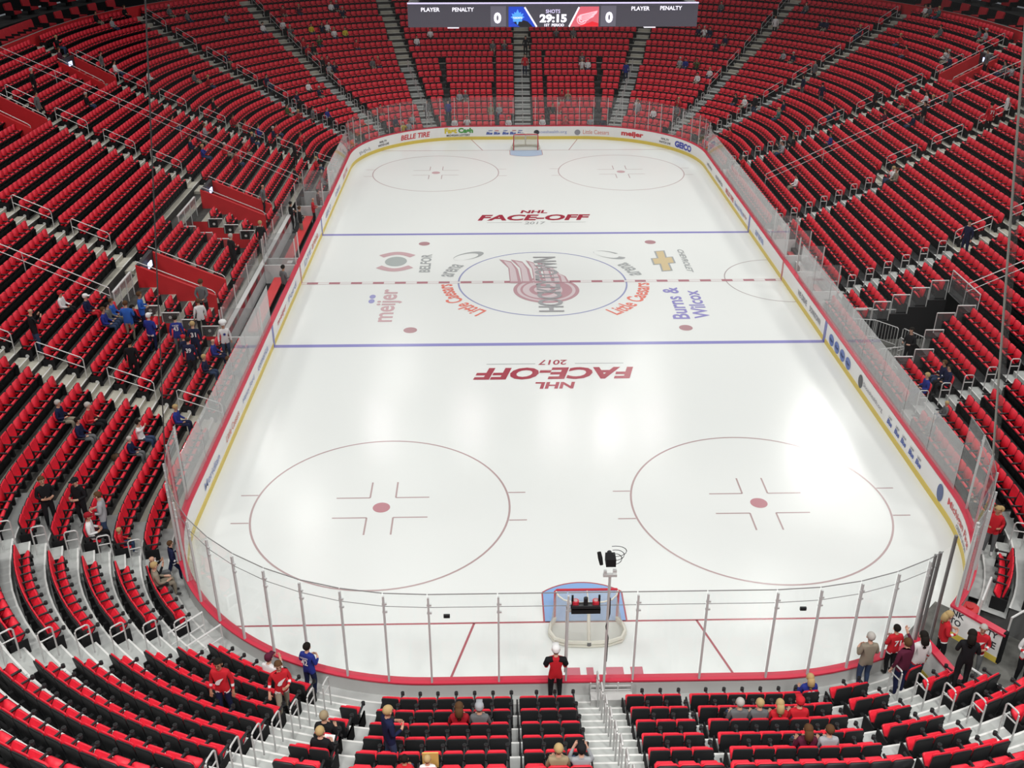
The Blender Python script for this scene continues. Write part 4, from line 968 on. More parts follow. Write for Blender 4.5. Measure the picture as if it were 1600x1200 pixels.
# ------------------------------------------------------------ red vomitory walls with rails
LIT = mat('lit_sign', (.55, .65, 1.0), .5, .3, emit=1.6)
def vom(sx, y0, y1, k0, k1, lab):
    g = empty('stairwell', (sx*(A+D0+T*k0), (y0+y1)/2, 0), 0, label=lab, cat='stairwell'); X0 = A+D0+T*k0-.15; X1 = A+D0+T*(k1+1)
    ox, oy = sx*(A+D0+T*k0), (y0+y1)/2; z0 = zt(k0, A, 0); z1 = zt(k1+1, A, 0); zb_ = z0-.45
    for yy in (y0, y1):
        mb = MB(); P = [(X0, zb_), (X1, zb_), (X1, z1+.75), (X0, z0+.62)]
        vs = [(sx*x-ox, yy-oy+e, z) for e in (-.07, .07) for x, z in P]
        mb.add(vs, [(0, 1, 2, 3), (7, 6, 5, 4), (0, 4, 5, 1), (1, 5, 6, 2), (2, 6, 7, 3), (3, 7, 4, 0)], REDW); wl = mb.build('side_wall', g, label='red side wall')
        mb = MB(); mb.tube([(sx*(X0+.02)-ox, yy-oy, z0+.60), (sx*(X0+.02)-ox, yy-oy, z0+.74), (sx*(X0+.15)-ox, yy-oy, z0+.86), (sx*X1-ox, yy-oy, z1+.93)], .022, STEEL, 6)
        mb.build('handrail', wl)
    mb = MB(); mb.box((sx*(X1-.1)-ox, 0, z1+.35), (.2, y1-y0, .8), mat('dark_header', (.03, .03, .035))); mb.build('header', g)
    mb = MB(); mb.box((sx*(X1-.35)-ox, -.1, z1+.42), (.06, .5, .26), LIT); mb.build('lit_sign', g, label='glowing blue-white sign')
vom(-1, -6.1, -4.1, 3, 6, 'red walled stairwell in left stand nearest the blue-shirted crowd')
vom(-1, 5.8, 7.8, 3, 6, 'red walled stairwell in left stand beyond the middle seats near far bench')
vom(-1, 16.4, 18.6, 17, 19, 'upper red stairwell in left stand beside the far aisle')
vom(-1, 4.6, 6.8, 17, 19, 'upper red stairwell at left edge of the stand')
vom(1, 16.4, 18.6, 17, 19, 'upper red stairwell in the right stand with lit sign')
# pale guard bars and glass-fronted knee walls in the stands
def guard(name, pts, z, lab, glass=True, h=.95):
    """metal framed guard along pts (x, y, z base)"""
    o = pts[0]; g = empty(name, o, 0, label=lab, cat='guard rail'); q = [(p[0]-o[0], p[1]-o[1], p[2]-o[2]) for p in pts]
    mb = MB(); mb.tube([(a, b_, c+h) for a, b_, c in q], .03, STEELW, 6)
    for a, b_, c in q: mb.tube([(a, b_, c), (a, b_, c+h)], .02, STEELW, 6)
    mb.build('frame', g)
    if glass:
        mb = MB()
        for p, r in zip(q[:-1], q[1:]): mb.quad((*p[:2], p[2]+.08), (*r[:2], r[2]+.08), (*r[:2], r[2]+h-.05), (*p[:2], p[2]+h-.05), GLSG)
        mb.build('glass', g)
KN = 0
for yy, nm, ks in ((-8.66, 'nearest', range(2, 6)), (3.45, 'farther', range(2, 6)), (1.15, 'middle', range(4, 7))):
    for i, k in enumerate(ks):
        xa = -(A+D0+T*k); z = zt(k, A, 0)
        guard('guard_bar', [(xa, yy, z), (xa-T+.04, yy, z)], 0, f'pale guard bar beside the {nm} seat pair platforms in left stand, {nth(i+1)} step up', True, .5)
for y0, y1, nm in ((-9.4, -7.0, 'nearer'), (1.0, 4.4, 'farther')):
    x = -(A+D0+T*7)+.02; z = zt(7, A, 0)
    g = empty('knee_screen', (x, y0, z), 0, label=f'pale capped knee wall on the left stand landing, {nm} one', cat='screen')
    mb = MB(); mb.box((0, (y1-y0)/2, .05), (.06, y1-y0, 1.3), GLSG); mb.build('panel', g)
    mb = MB(); mb.box((0, (y1-y0)/2, .74), (.09, y1-y0, .06), STEELW)
    for i in range(4): mb.box((.03, (y1-y0)*i/3, .1), (.04, .04, 1.3), STEELW)
    mb.build('frame', g)
# long divider rails with two bars
def divider(x0, x1, y, lab, side, hgt=1.0):
    k0 = int((x0-A-D0)/T); k1 = int((x1-A-D0)/T); pa = (side*x0, y, zt(k0, A, 0)); pb = (side*x1, y, zt(k1, A, 0))
    g = empty('divider_rail', pa, 0, label=lab, cat='railing'); dx, dz = pb[0]-pa[0], pb[2]-pa[2]
    for h in (1.0, .62): mb = MB(); mb.tube([(0, 0, h), (dx, 0, h+dz)], .022 if h == 1. else .018, STEEL, 6); mb.build('rail', g)
    n = max(2, int((x1-x0)/3.4)+1)
    for i in range(n): t = i/(n-1); mb = MB(); mb.tube([(dx*t, 0, dz*t), (dx*t, 0, dz*t+1.0)], .02, STEEL, 6); mb.build('post', g)
divider(15.2, 33.0, 13.6, 'long silver two-bar rail crossing all rows of the left stand far part', -1)
divider(19.4, 33.0, -9.5, 'long silver two-bar rail above the crowd in the left stand', -1)
divider(15.2, 33.0, 13.4, 'long silver two-bar rail crossing all rows of the right stand far part', 1)
divider(18.6, 33.0, -9.0, 'long silver two-bar rail above the black tunnel in right stand', 1)

# ------------------------------------------------------------ players' benches on the left
BEN = mat('bench_red', (.62, .03, .035), .4, .4)
for y0, y1, nm in ((-7.2, -.4, 'nearer'), (1.6, 9.8, 'farther')):
    g = empty('players_bench', (-14.02, y0, 0), 0, label=f'long red players bench behind the left boards, {nm} one', cat='bench')
    mb = MB(); mb.box((0, (y1-y0)/2, .50), (.50, y1-y0, .07), BEN); mb.build('seat', g)
    mb = MB(); mb.box((.0, (y1-y0)/2, .23), (.24, y1-y0, .46), BLKM); mb.build('base', g)
    mb = MB(); mb.box((.52, (y1-y0)/2, .16), (.30, y1-y0, .30), mat('bench_step', (.05, .052, .055), .6)); mb.build('foot_step', g)
    mb = MB(); mb.box((.86, (y1-y0)/2, .95), (.14, y1-y0, .06), BEN); mb.box((.87, (y1-y0)/2, .60), (.06, y1-y0, .66), BLKM); mb.build('front_ledge', g)
g = empty('bench_backboard', (-14.95, -8.9, 0), 0, label='white wall with red picture band running behind both players benches', cat='backboard')
mb = MB(); mb.box((0, 9.2, .36), (.14, 18.4, .72), mat('bench_wall_white', (.74, .74, .74), .5)); mb.build('panel', g)
mb = MB(); mb.box((0, 9.2, .90), (.15, 18.4, .36), mat('band_red', (.40, .05, .07), .4))
for i in range(20):
    if i % 3: mb.box((.0, .8+i*.9, .90), (.17, .42, .28), mat('band_dark', (.08, .05, .05), .4) if i % 2 else mat('band_grey', (.35, .32, .30), .4))
mb.build('picture_band', g, label='band of red and dark pictures')
mb = MB(); mb.box((0, 9.2, 1.10), (.22, 18.4, .05), STEELW); mb.build('cap', g)
for yy, nm in ((-8.9, 'near end of the nearer bench'), (.1, 'gap between the two benches, near side'), (1.1, 'gap between the two benches, far side'), (10.2, 'far end of the farther bench'), (13.2, 'end of the left boards opening')):
    g = empty('bench_divider', (-13.15, yy, 0), 0, label=f'white walled glass divider at the {nm}', cat='partition')
    mb = MB(); mb.box((-.85, 0, .52), (1.7, .10, 1.04), mat('partition_white', (.62, .62, .61), .5)); mb.build('panel', g)
    mb = MB(); mb.box((-.85, 0, 1.75), (1.66, .015, 1.4), GLSG); mb.build('pane', g)
    mb = MB(); mb.box((0, 0, 1.4), (.05, .05, 2.2), STEELW); mb.box((-1.7, 0, 1.4), (.05, .05, 2.2), STEELW); mb.build('frame', g)
# glass screen behind the benches, in front of the first raised row
for i, (y0, y1) in enumerate(((-8.5, -5.6), (-5.5, -2.8), (-2.7, -.2), (1.4, 4.1), (4.2, 6.9), (7, 9.9))):
    g = empty('bench_screen', (-15.08, y0, 0), 0, label=f'clear glass screen behind the players benches, {nth(i+1)} pane counted from the near end', cat='screen', group='glass screens behind the benches')
    mb = MB(); mb.box((0, (y1-y0)/2, 1.6), (.015, y1-y0, 1.1), GLSG); mb.build('pane', g); mb = MB(); mb.box((0, 0, 1.25), (.04, .05, 1.9), STEELW); mb.build('post', g)
mb = MB(); mb.box((0, 0, 0), (.02, .45, .06), STEELW); mb.box((.14, 0, .03), (.26, .4, .02), STEELW); o = mb.build('folding_table', label='small white shelf table in the gap between players benches', cat='table'); o.location = (-13.7, .55, 1.0)

# ------------------------------------------------------------ penalty boxes on the right
g = empty('penalty_box', (13.2, -4.3, 0), 0, label='penalty box enclosure with glass sides behind the right boards', cat='penalty box')
mb = MB(); mb.box((.95, 1.3, .46), (.36, 2.2, .08), BEN); mb.box((.95, 6.3, .46), (.36, 2.0, .08), BEN); mb.build('bench', g, label='red bench')
for yy in (0, 2.7, 5.1, 7.6):
    mb = MB(); mb.box((.65, yy, .55), (1.3, .07, 1.1), BOARDW); mb.build('partition', g)
    mb = MB(); mb.box((.65, yy, 1.8), (1.3, .015, 1.4), GLSG); mb.build('pane', g); mb = MB(); mb.box((0, yy, 1.5), (.06, .07, 2.9), STEEL); mb.box((1.3, yy, 1.4), (.05, .05, 2.1), STEELW); mb.build('post', g)
mb = MB(); mb.box((1.38, 3.8, .5), (.06, 7.6, 1.0), mat('box_back', (.40, .40, .40), .5)); mb.box((1.38, 3.8, 1.03), (.1, 7.6, .05), CAPR); mb.build('back_wall', g)
for i, yy in enumerate((-.2, -.75)):
    mb = MB(); mb.ell((0, 0, .22), (.24, .26, .22), mat('dark_bin', (.06, .035, .04), .6), 14, 8); mb.cyl((0, 0, 0), .14, .1, BLKM, 12)
    o = mb.build('stool', label=f'round dark padded stool at the scorers table on the right, {("farther", "nearer")[i]} one', cat='stool'); o.location = (14.05, yy, .9)
g = empty('scorers_table', (14.0, -.6, .06), 0, label='pale scorers table beside the penalty boxes at the right boards', cat='table')
mb = MB(); mb.box((0, 0, .80), (.5, 2.2, .05), STEELW); mb.build('table_top', g); mb = MB(); mb.box((-.15, 0, .4), (.06, 2.1, .76), STEELW); mb.build('front_panel', g)

# ------------------------------------------------------------ black tunnel in the right stand: guards and crowd barriers
for yn, nm in ((-7.55, 'far'), (-10.45, 'near')):
    for k in range(1, 6):
        yy = yn if nm == 'far' or k > 3 else (-11.45 if k == 3 else -12.65)
        xa = A+D0+T*k; z = zt(k, A, 0)
        guard('tunnel_guard', [(xa, yy, z), (xa+T-.05, yy, z)], 0, f'framed glass guard on {nm} side of black tunnel in right stand, {nth(k)} step up', True, .95)
guard('tunnel_guard', [(A+D0+T*6+.05, -10.45, zt(6, A, 0)), (A+D0+T*6+.05, -7.55, zt(6, A, 0))], 0, 'framed glass guard across the back of the black tunnel in right stand', True, 1.1)
guard('tunnel_guard', [(14.3, -7.4, .35), (16.3, -7.4, .35)], 0, 'slanted glass guard by the seats at tunnel mouth on the right', True, 1.1)
for i, (x, y, a) in enumerate(((15.6, -8.3, -50), (14.7, -7.75, -10), (16.5, -9.3, -60), (14.9, -10.9, 10), (15.9, -10.3, -70))):
    g = empty('crowd_barrier', (x, y, .02 if i not in (3,) else .05), R_(a), label=f'silver crowd barrier in the black tunnel mouth on the right, {nth(i+1)} going inward', cat='barrier')
    mb = MB(); mb.tube([(-.6, 0, .1), (-.6, 0, 1.05), (-.55, 0, 1.1), (.55, 0, 1.1), (.6, 0, 1.05), (.6, 0, .1)], .02, STEELW, 6); mb.tube([(-.6, 0, .25), (.6, 0, .25)], .018, STEELW, 5); mb.build('frame', g)
    mb = MB()
    for j in range(7): x_ = -.45+.15*j; mb.tube([(x_, 0, .25), (x_, 0, 1.1)], .01, STEELW, 4)
    mb.build('bars', g); mb = MB(); mb.box((-.5, 0, .03), (.05, .5, .05), STEELW); mb.box((.5, 0, .03), (.05, .5, .05), STEELW); mb.build('feet', g)
mb = MB(); mb.tube([(.22*math.cos(2*PI*i/20), .22*math.sin(2*PI*i/20), 0) for i in range(20)], .025, BLK, 6, closed=True); o = mb.build('cable_coil', label='coiled black cable on the floor beside the man in black', cat='cable'); o.location = (14.1, -11.0, .13)
mb = MB(); mb.box((0, 0, .2), (.4, .5, .4), BLKM); o = mb.build('equipment_case', label='black equipment case at the feet of the man in black', cat='case'); o.location = (15.1, -11.75, .62)

# ------------------------------------------------------------ open gate boards and tunnel at the near right corner
def gate(p, q, lab, text=False):
    L = math.hypot(q[0]-p[0], q[1]-p[1]); a = math.atan2(q[1]-p[1], q[0]-p[0])
    g = empty('board_gate', (p[0], p[1], 0), a, label=lab, cat='gate')
    mb = MB(); mb.box((L/2, 0, .62), (L, .12, .84), BOARDW); mb.build('panel', g)
    mb = MB(); mb.box((L/2, 0, .11), (L, .13, .2), KICK); mb.build('kickplate', g, label='yellow kickplate')
    mb = MB(); mb.box((L/2, 0, 1.07), (L+.05, .24, .06), CAPR); mb.build('cap_rail', g, label='red cap rail')
    if text:
        mb = MB()
        for t, x0, x1, z0, z1 in (('NK', .02, .42, .78, .98), ('TY', 1.12, 1.42, .78, .98), ('TO', .02, .36, .48, .70), ('VE', 1.10, 1.44, .42, .66)):
            lettering(mb, t, lambda s_, q_, x0=x0, x1=x1, z0=z0, z1=z1: (x0+(x1-x0)*s_, -.064, z0+(z1-z0)*q_), AK, .03)
        mb.build('lettering', g)
    mb = MB(); mb.box((L, 0, .6), (.08, .16, 1.1), BLKM); mb.build('end_post', g)
gate((10.66, -27.86), (11.62, -29.14), 'open white board gate with black letters and yellow kickplate at corner tunnel', True)
gate((9.22, -29.14), (9.62, -30.95), 'open red-capped board gate beside people at the near right corner')
for i, (p, q, z, tape) in enumerate((((9.55, -31.1), (10.15, -32.0), .9, 0), ((10.3, -32.1), (11.2, -33.2), 1.2, 1), ((11.4, -33.3), (12.4, -34.4), 1.6, 1), ((11.2, -28.3), (11.9, -27.3), .7, 0), ((12.0, -28.6), (13.2, -27.9), .3, 0), ((13.6, -28.9), (14.6, -29.8), 1.0, 0))):
    g = empty('tunnel_rail', (*p, z-.1), 0, label=('silver tunnel rail with yellow tape, ' if tape else 'silver glazed tunnel rail, ')+('nearer one in the corner', 'first one below gate', 'last one toward the right edge', 'by the far gate hinge', 'far side first pane', 'far side outer pane')[[1, 1, 2, 3, 4, 5][i] if i else 0], cat='railing')
    dx, dy = q[0]-p[0], q[1]-p[1]; mb = MB(); mb.tube([(0, 0, 0), (0, 0, 1.0), (dx, dy, 1.0), (dx, dy, 0)], .035, STEELW, 6); mb.build('frame', g)
    mb = MB(); mb.quad((0, 0, .1), (dx, dy, .1), (dx, dy, .95), (0, 0, .95), GLSG); mb.build('glass', g)
    if tape:
        mb = MB()
        for t in (.25, .8): mb.box((dx*t, dy*t, .82), (.06, .06, .36), mat('tape_yellow', (.66, .72, .05), .5))
        mb.build('yellow_tape', g, label='yellow tape')
for i, (x, y, h, r) in enumerate(((9.15, -29.2, 4.0, .05), (8.98, -29.3, 4.0, .04), (9.72, -28.74, 4.2, .05), (10.72, -27.9, 4.0, .05))):
    mb = MB(); mb.tube([(0, 0, 0), (0, 0, h)], r, mat('dark_pole', (.22, .22, .22), .4, .5, .5) if i < 3 else STEEL, 8)
    o = mb.build('glass_end_pole', label=('dark pole ending the near glass, inner', 'dark pole ending the near glass, outer', 'tall dark pole standing in the gate opening', 'pole ending the right glass at the open gate')[i]+' one', cat='pole'); o.location = (x, y, .02)
mb = MB(); mb.cyl((0, 0, 0), .28, .04, BEN, 20); mb.cyl((0, 0, .04), .10, .05, BEN, 12); o = mb.build('red_disc_lid', label='round red lid lying on the ledge by open gate', cat='lid'); o.location = (11.35, -27.55, .66)
# railing steps by the left boards
g = empty('step_railing', (-11.0, -28.9, .62), R_(-130), label='silver step railing by the boards at the bottom left corner', cat='railing')
for j, yy in enumerate((-.42, .42)):
    mb = MB(); mb.tube([(-.5, yy, 0), (-.5, yy, .9), (.6, yy, .9), (.6, yy, .0)], .03, STEELW, 6); mb.tube([(-.5, yy, .45), (.6, yy, .45)], .02, STEELW, 6); mb.build('rail', g)
mb = MB(); mb.box((0, 0, .05), (1.0, .7, .1), BOARDG); mb.build('platform', g)

# ------------------------------------------------------------ centre-hung scoreboard
SCR = mat('screen_dark', (.05, .047, .06), .5, .3, emit=.9); SCRB = mat('screen_black', (.014, .014, .018), .4, .3, emit=.6); LET = mat('screen_white', (.86, .84, .95), .5, .2, emit=1.0); LETP = mat('screen_lilac', (.55, .50, .72), .5, .2, emit=1.0)
SBL = mat('screen_blue', (.015, .05, .42), .5, .2, emit=1.0); SBL2 = mat('screen_light_blue', (.08, .30, .80), .5, .2, emit=1.0); SRD = mat('screen_red', (.52, .10, .13), .5, .2, emit=1.0); SPK = mat('screen_pink', (.80, .42, .48), .5, .2, emit=1.0)
HOUS = mat('scoreboard_housing', (.02, .02, .024), .5, .4)
Yf = -4.0; z1 = 14.66; z0 = 13.68; XL, XR = -6.29, 6.44; zB = 0
def pz(v): return z1-(v-4)/38.*(z1-z0)
def px_(u): return XL+(u-637)/453.*(XR-XL)
# face placed so that its plane stands Yf from centre ice
_sc = 1.0
g = empty('scoreboard', (0, Yf, 0), 0, label='centre-hung scoreboard ribbon showing 29:15 clock, team logos and zero scores', cat='scoreboard')
mb = MB(); mb.box(((XL+XR)/2, 4.0, (z0+z1)/2), (XR-XL, 7.9, z1-z0), HOUS); mb.box(((XL+XR)/2, 4.0, z1+1.2), (XR-XL-.8, 7.2, 2.2), HOUS); mb.build('housing', g)
mb = MB(); mb.box(((XL+XR)/2, .02, (z0+z1)/2), (XR-XL, .04, z1-z0), SCR); scr = mb.build('screen', g)
mb = MB(); mb.box(((XL+XR)/2, -.03, z1+.02), (XR-XL, .1, .05), LETP); mb.build('light_strip', g, label='pale lilac light strip')
mb = MB()
for u0, u1, m in ((766, 790, mat('screen_mid', (.10, .095, .12), .5, .3, emit=.9)), (938, 962, MATS['screen_mid'])): mb.quad((px_(u0), -.01, pz(41)), (px_(u1), -.01, pz(41)), (px_(u1), -.01, pz(8)), (px_(u0), -.01, pz(8)), m)
mb.build('score_box', scr)
def stext(t, u0, u1, v0, v1, m, bold=.03):
    mb = MB(); lettering(mb, t, lambda a, q: (px_(u0+(u1-u0)*a), -.03, pz(v1+(v0-v1)*q)), m, bold); mb.build('lettering', scr)
for t, u0, u1, v0, v1, m, b_ in (('PLAYER', 658, 687, 10, 16.5, LET, .02), ('PENALTY', 706.5, 740, 10, 16.5, LET, .02), ('0', 771, 782.5, 18, 36, LET, .05), ('SHOTS', 852, 874.5, 13.5, 19.5, LETP, .02), ('29:15', 842.5, 885, 21, 35, LET, .05),
        ('1ST  PERIOD', 850, 881, 36.5, 41, LET, .03), ('0', 945.5, 957, 17.5, 35.5, LET, .05), ('PLAYER', 985.5, 1014, 9, 15.5, LET, .02), ('PENALTY', 1030.5, 1064.5, 8.5, 15, LET, .02)): stext(t, u0, u1, v0, v1, m, b_)
def spoly(mb, pts, m, y=-.012): mb.add([(px_(u), y, pz(v)) for u, v in pts], [tuple(range(len(pts)))], m)
mb = MB(); spoly(mb, [(794, 9), (817, 9), (836, 41.5), (794, 41.5)], SBL); spoly(mb, [(794, 38), (806, 33), (818, 31), (824, 33), (832, 41.5), (794, 41.5)], SCRB, -.014)
spoly(mb, [(794, 38), (802, 35), (812, 41.5), (794, 41.5)], SBL, -.016)
leaf = [(808, 13), (810.5, 19), (813.5, 17.5), (812.8, 21), (817.5, 20), (815.5, 24), (819, 25.5), (815, 28.5), (815, 33), (810, 33), (808.6, 38), (807.4, 38), (806, 33), (801, 33), (801, 28.5), (797, 25.5), (800.5, 24), (798.5, 20), (803.2, 21), (802.5, 17.5), (805.5, 19)]
for a, b_ in ((0, 5), (5, 10), (10, 15), (15, 21)): pass
cx_, cy_ = 808, 27
for i in range(len(leaf)): spoly(mb, [(cx_, cy_), leaf[i], leaf[(i+1) % len(leaf)]], SBL2, -.02)
lettering(mb, 'TORONTO', lambda a, q: (px_(800.5+15*a), -.026, pz(28.5-3*q)), LET, .02)
mb.build('team_logo', scr, label='blue maple leaf logo')
mb = MB(); spoly(mb, [(906, 9), (935, 9), (935, 41.5), (890, 41.5)], SRD); spoly(mb, [(903, 41.5), (925, 33), (935, 36), (935, 41.5)], mat('screen_bright_red', (.6, .02, .03), .5, .2, emit=1.0), -.014)
n = 24
for r, m, y in ((7.8, SPK, -.018), (6.4, SRD, -.020), (5.0, SPK, -.022), (2.6, SRD, -.024)): spoly(mb, [(908.5+r*math.cos(2*PI*i/n), 30.5+r*.98*math.sin(2*PI*i/n)) for i in range(n)], m, y)
spoly(mb, [(901.5, 26), (906, 22), (933, 15.5), (931.5, 20), (928.5, 22.5), (926.5, 26), (921, 28.5), (918, 31.5), (911, 33), (906, 30)], SPK, -.028)
for k in range(4): spoly(mb, [(908, 24+2.2*k), (928-2.5*k, 18.5+3.2*k), (927-2.5*k, 19.4+3.2*k), (908, 25+2.2*k)], SRD, -.030)
mb.build('team_logo', scr, label='red winged wheel logo')
mb = MB(); mb.tube([(px_(819), -.02, pz(10)), (px_(838), -.02, pz(41.5))], .035, LET, 4); mb.tube([(px_(904), -.02, pz(10)), (px_(889), -.02, pz(41.5))], .035, LET, 4); mb.build('slanted_bars', scr)
mb = MB(); mb.box((px_(707), .3, z0-.04), (.5, .3, .06), LET); mb.box((px_(1017), .3, z0-.04), (.5, .3, .06), LET); mb.build('underside_lamp', g)
# the cables it hangs on reach above the picture
mb = MB()
for x in (-5, 5): mb.tube([(x, 4, z1+2.2), (x, 4, 27)], .03, BLKM, 5)
mb.build('hanging_cable', g)

# ------------------------------------------------------------ terrace above the top row: red fascia, club chairs, ribbon display
dF = D0+T*KMAX+.15
mb = MB(); lp_ = base_loop(1.5)
for i, p in enumerate(lp_):
    q = lp_[(i+1) % len(lp_)]
    a, b_ = off(p, dF), off(q, dF)
    if p[1] < -26: continue
    zb2 = zt(KMAX-1, *a)
    mb.quad((*a, zb2-.2), (*b_, zb2-.2), (*b_, zb2+1.0), (*a, zb2+1.0), REDW)
    a2, b2 = off(p, dF+.15), off(q, dF+.15)
    mb.quad((*a, zb2+1.0), (*b_, zb2+1.0), (*b2, zb2+1.0), (*a2, zb2+1.0), mat('fascia_cap', (.30, .29, .27), .6))
mb.build('wall_terrace', kind='structure')
mb = MB()
for i, p in enumerate(lp_):
    q = lp_[(i+1) % len(lp_)]; a, b_ = off(p, dF), off(q, dF)
    if p[1] < -26: continue
    z_ = zt(KMAX-1, *a)
    for d0, d1, zz in ((.15, 2.4, .5), (2.4, 5.0, 1.3), (5.0, 12., 2.2)):
        a, b_, c, e = off(p, dF+d0), off(q, dF+d0), off(q, dF+d1), off(p, dF+d1)
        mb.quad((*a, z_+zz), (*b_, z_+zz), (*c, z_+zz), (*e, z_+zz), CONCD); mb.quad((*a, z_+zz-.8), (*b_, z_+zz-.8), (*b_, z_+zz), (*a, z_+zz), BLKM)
    a, b_ = off(p, dF+11), off(q, dF+11); mb.quad((*a, z_+2), (*b_, z_+2), (*b_, z_+16), (*a, z_+16), mat('concourse_black', (.012, .012, .014), .9))
mb.build('floor_terrace', kind='structure')
def club_mesh():
    P = {}; m = MB(); m.slab(rsq(.95, .38, 1.05, .12), .12, -.02, mat('club_red', (.44, .018, .028), .6), tilt(10, 0, .4)); P['backrest'] = m.mesh('backrest')
    m = MB(); m.box((0, .38, .42), (.85, .6, .16), MATS['club_red']); P['seat'] = m.mesh('seat'); m = MB(); m.box((-.5, .3, .45), (.09, .6, .34), BLKM); m.box((.5, .3, .45), (.09, .6, .34), BLKM); P['arm'] = m.mesh('arm')
    m = MB(); m.cyl((0, .3, 0), .22, .34, BLKM, 10); P['base'] = m.mesh('base'); return P
CP = club_mesh(); nc = {}
for r_, dd, zz in ((0, 1.15, .5), (1, 3.5, 1.3)):
    s = 0
    while s < PER:
        x, y, _ = bpt(s, dF+dd); s += .95 if abs(y) < CY else .62
        if not (-4 < y < 34 and abs(x) > 24): continue
        z_ = zt(KMAX-1, x, y)+zz
        if not inframe((x, y, z_+.6), 10): continue
        side = 'left' if x < 0 else 'right'; nc[(side, r_)] = nc.get((side, r_), 0)+1; nx, ny = normal(x, y)
        g = empty('club_chair', (x, y, z_), math.atan2(-ny, -nx)-PI/2, label=f'wide dark red club chair on the top {side} terrace, {("front", "back")[r_]} row, {nth(nc[(side, r_)])} along', cat='chair', group=f'club chairs on the {side} terrace')
        for nm, me in CP.items(): o = bpy.data.objects.new(nm, me); COL.objects.link(o); o.parent = g
X = None
g = empty('ribbon_display', (-38.3, 25.6, 10.75), 0, label='glowing ribbon display with green and white letters at the top left corner', cat='display')
mb = MB(); mb.box((0, 0, 0), (.2, 13, 1.1), HOUS); mb.build('housing', g); mb = MB(); mb.box((.12, 0, 0), (.03, 13, 1.0), mat('ribbon_purple', (.03, .015, .09), .5, .2, emit=1)); mb.build('screen', g)
mb = MB(); lettering(mb, 'ss &', lambda a, q: (.15, -1.6+2.2*a, -.45+.8*q), LET, .03); mb.build('lettering', g); mb = MB(); lettering(mb, 'Special', lambda a, q: (.15, .9+3.6*a, -.35+.8*q), mat('ribbon_green', (.05, .7, .12), .5, .2, emit=1.0), .03, .3); mb.build('lettering', g)

# ------------------------------------------------------------ safety netting hung over the near glass
NETS = glassmat('safety_netting', (.955, .955, .955), .0, .018, (.45, .45, .45), edge=0); CORD = mat('netting_cord', (.05, .05, .05), .7)
def npt(s, t):
    x, y, _ = bpt(s, .13); x0, y0 = x, y; z = 4.0+t*21.; f = 1-(.235+.03*x0/12.3)*t; return (x0*f, y0*(1-.0*t)+0*t, z)
sL, sR = s_of(-12.4, -23.9), s_of(12.3, -24.2)
g = empty('safety_netting', (0, 0, 0), 0, label='fine dark safety netting hanging above the glass round the near end', cat='netting')
mb = MB(); n = 40
def arcS(i, n): return sL+(sR-sL)*i/n
for i in range(n):
    a, b_ = arcS(i, n), arcS(i+1, n); mb.quad(npt(a, 0), npt(b_, 0), npt(b_, 1), npt(a, 1), NETS)
mb.build('mesh_curtain', g)
for s_, w_ in ((sL, .02), (sR, .035)):
    mb = MB(); mb.tube([npt(s_, t) for t in (0, .5, 1)], w_, CORD if s_ == sL else mat('pale_cord', (.30, .30, .27), .7), 5); mb.build('border_cord', g)
mb = MB(); mb.quad(npt(sR, 0), npt(sR-1.6, 0), npt(sR-1.6, 1), npt(sR, 1), glassmat('gathered_net', (.80, .80, .80), 0, .10, (.4, .4, .38), edge=0)); mb.quad(npt(sL, 0), npt(sL+.5, 0), npt(sL+.5, 1), npt(sL, 1), MATS['gathered_net']); mb.build('gathered_edge', g)
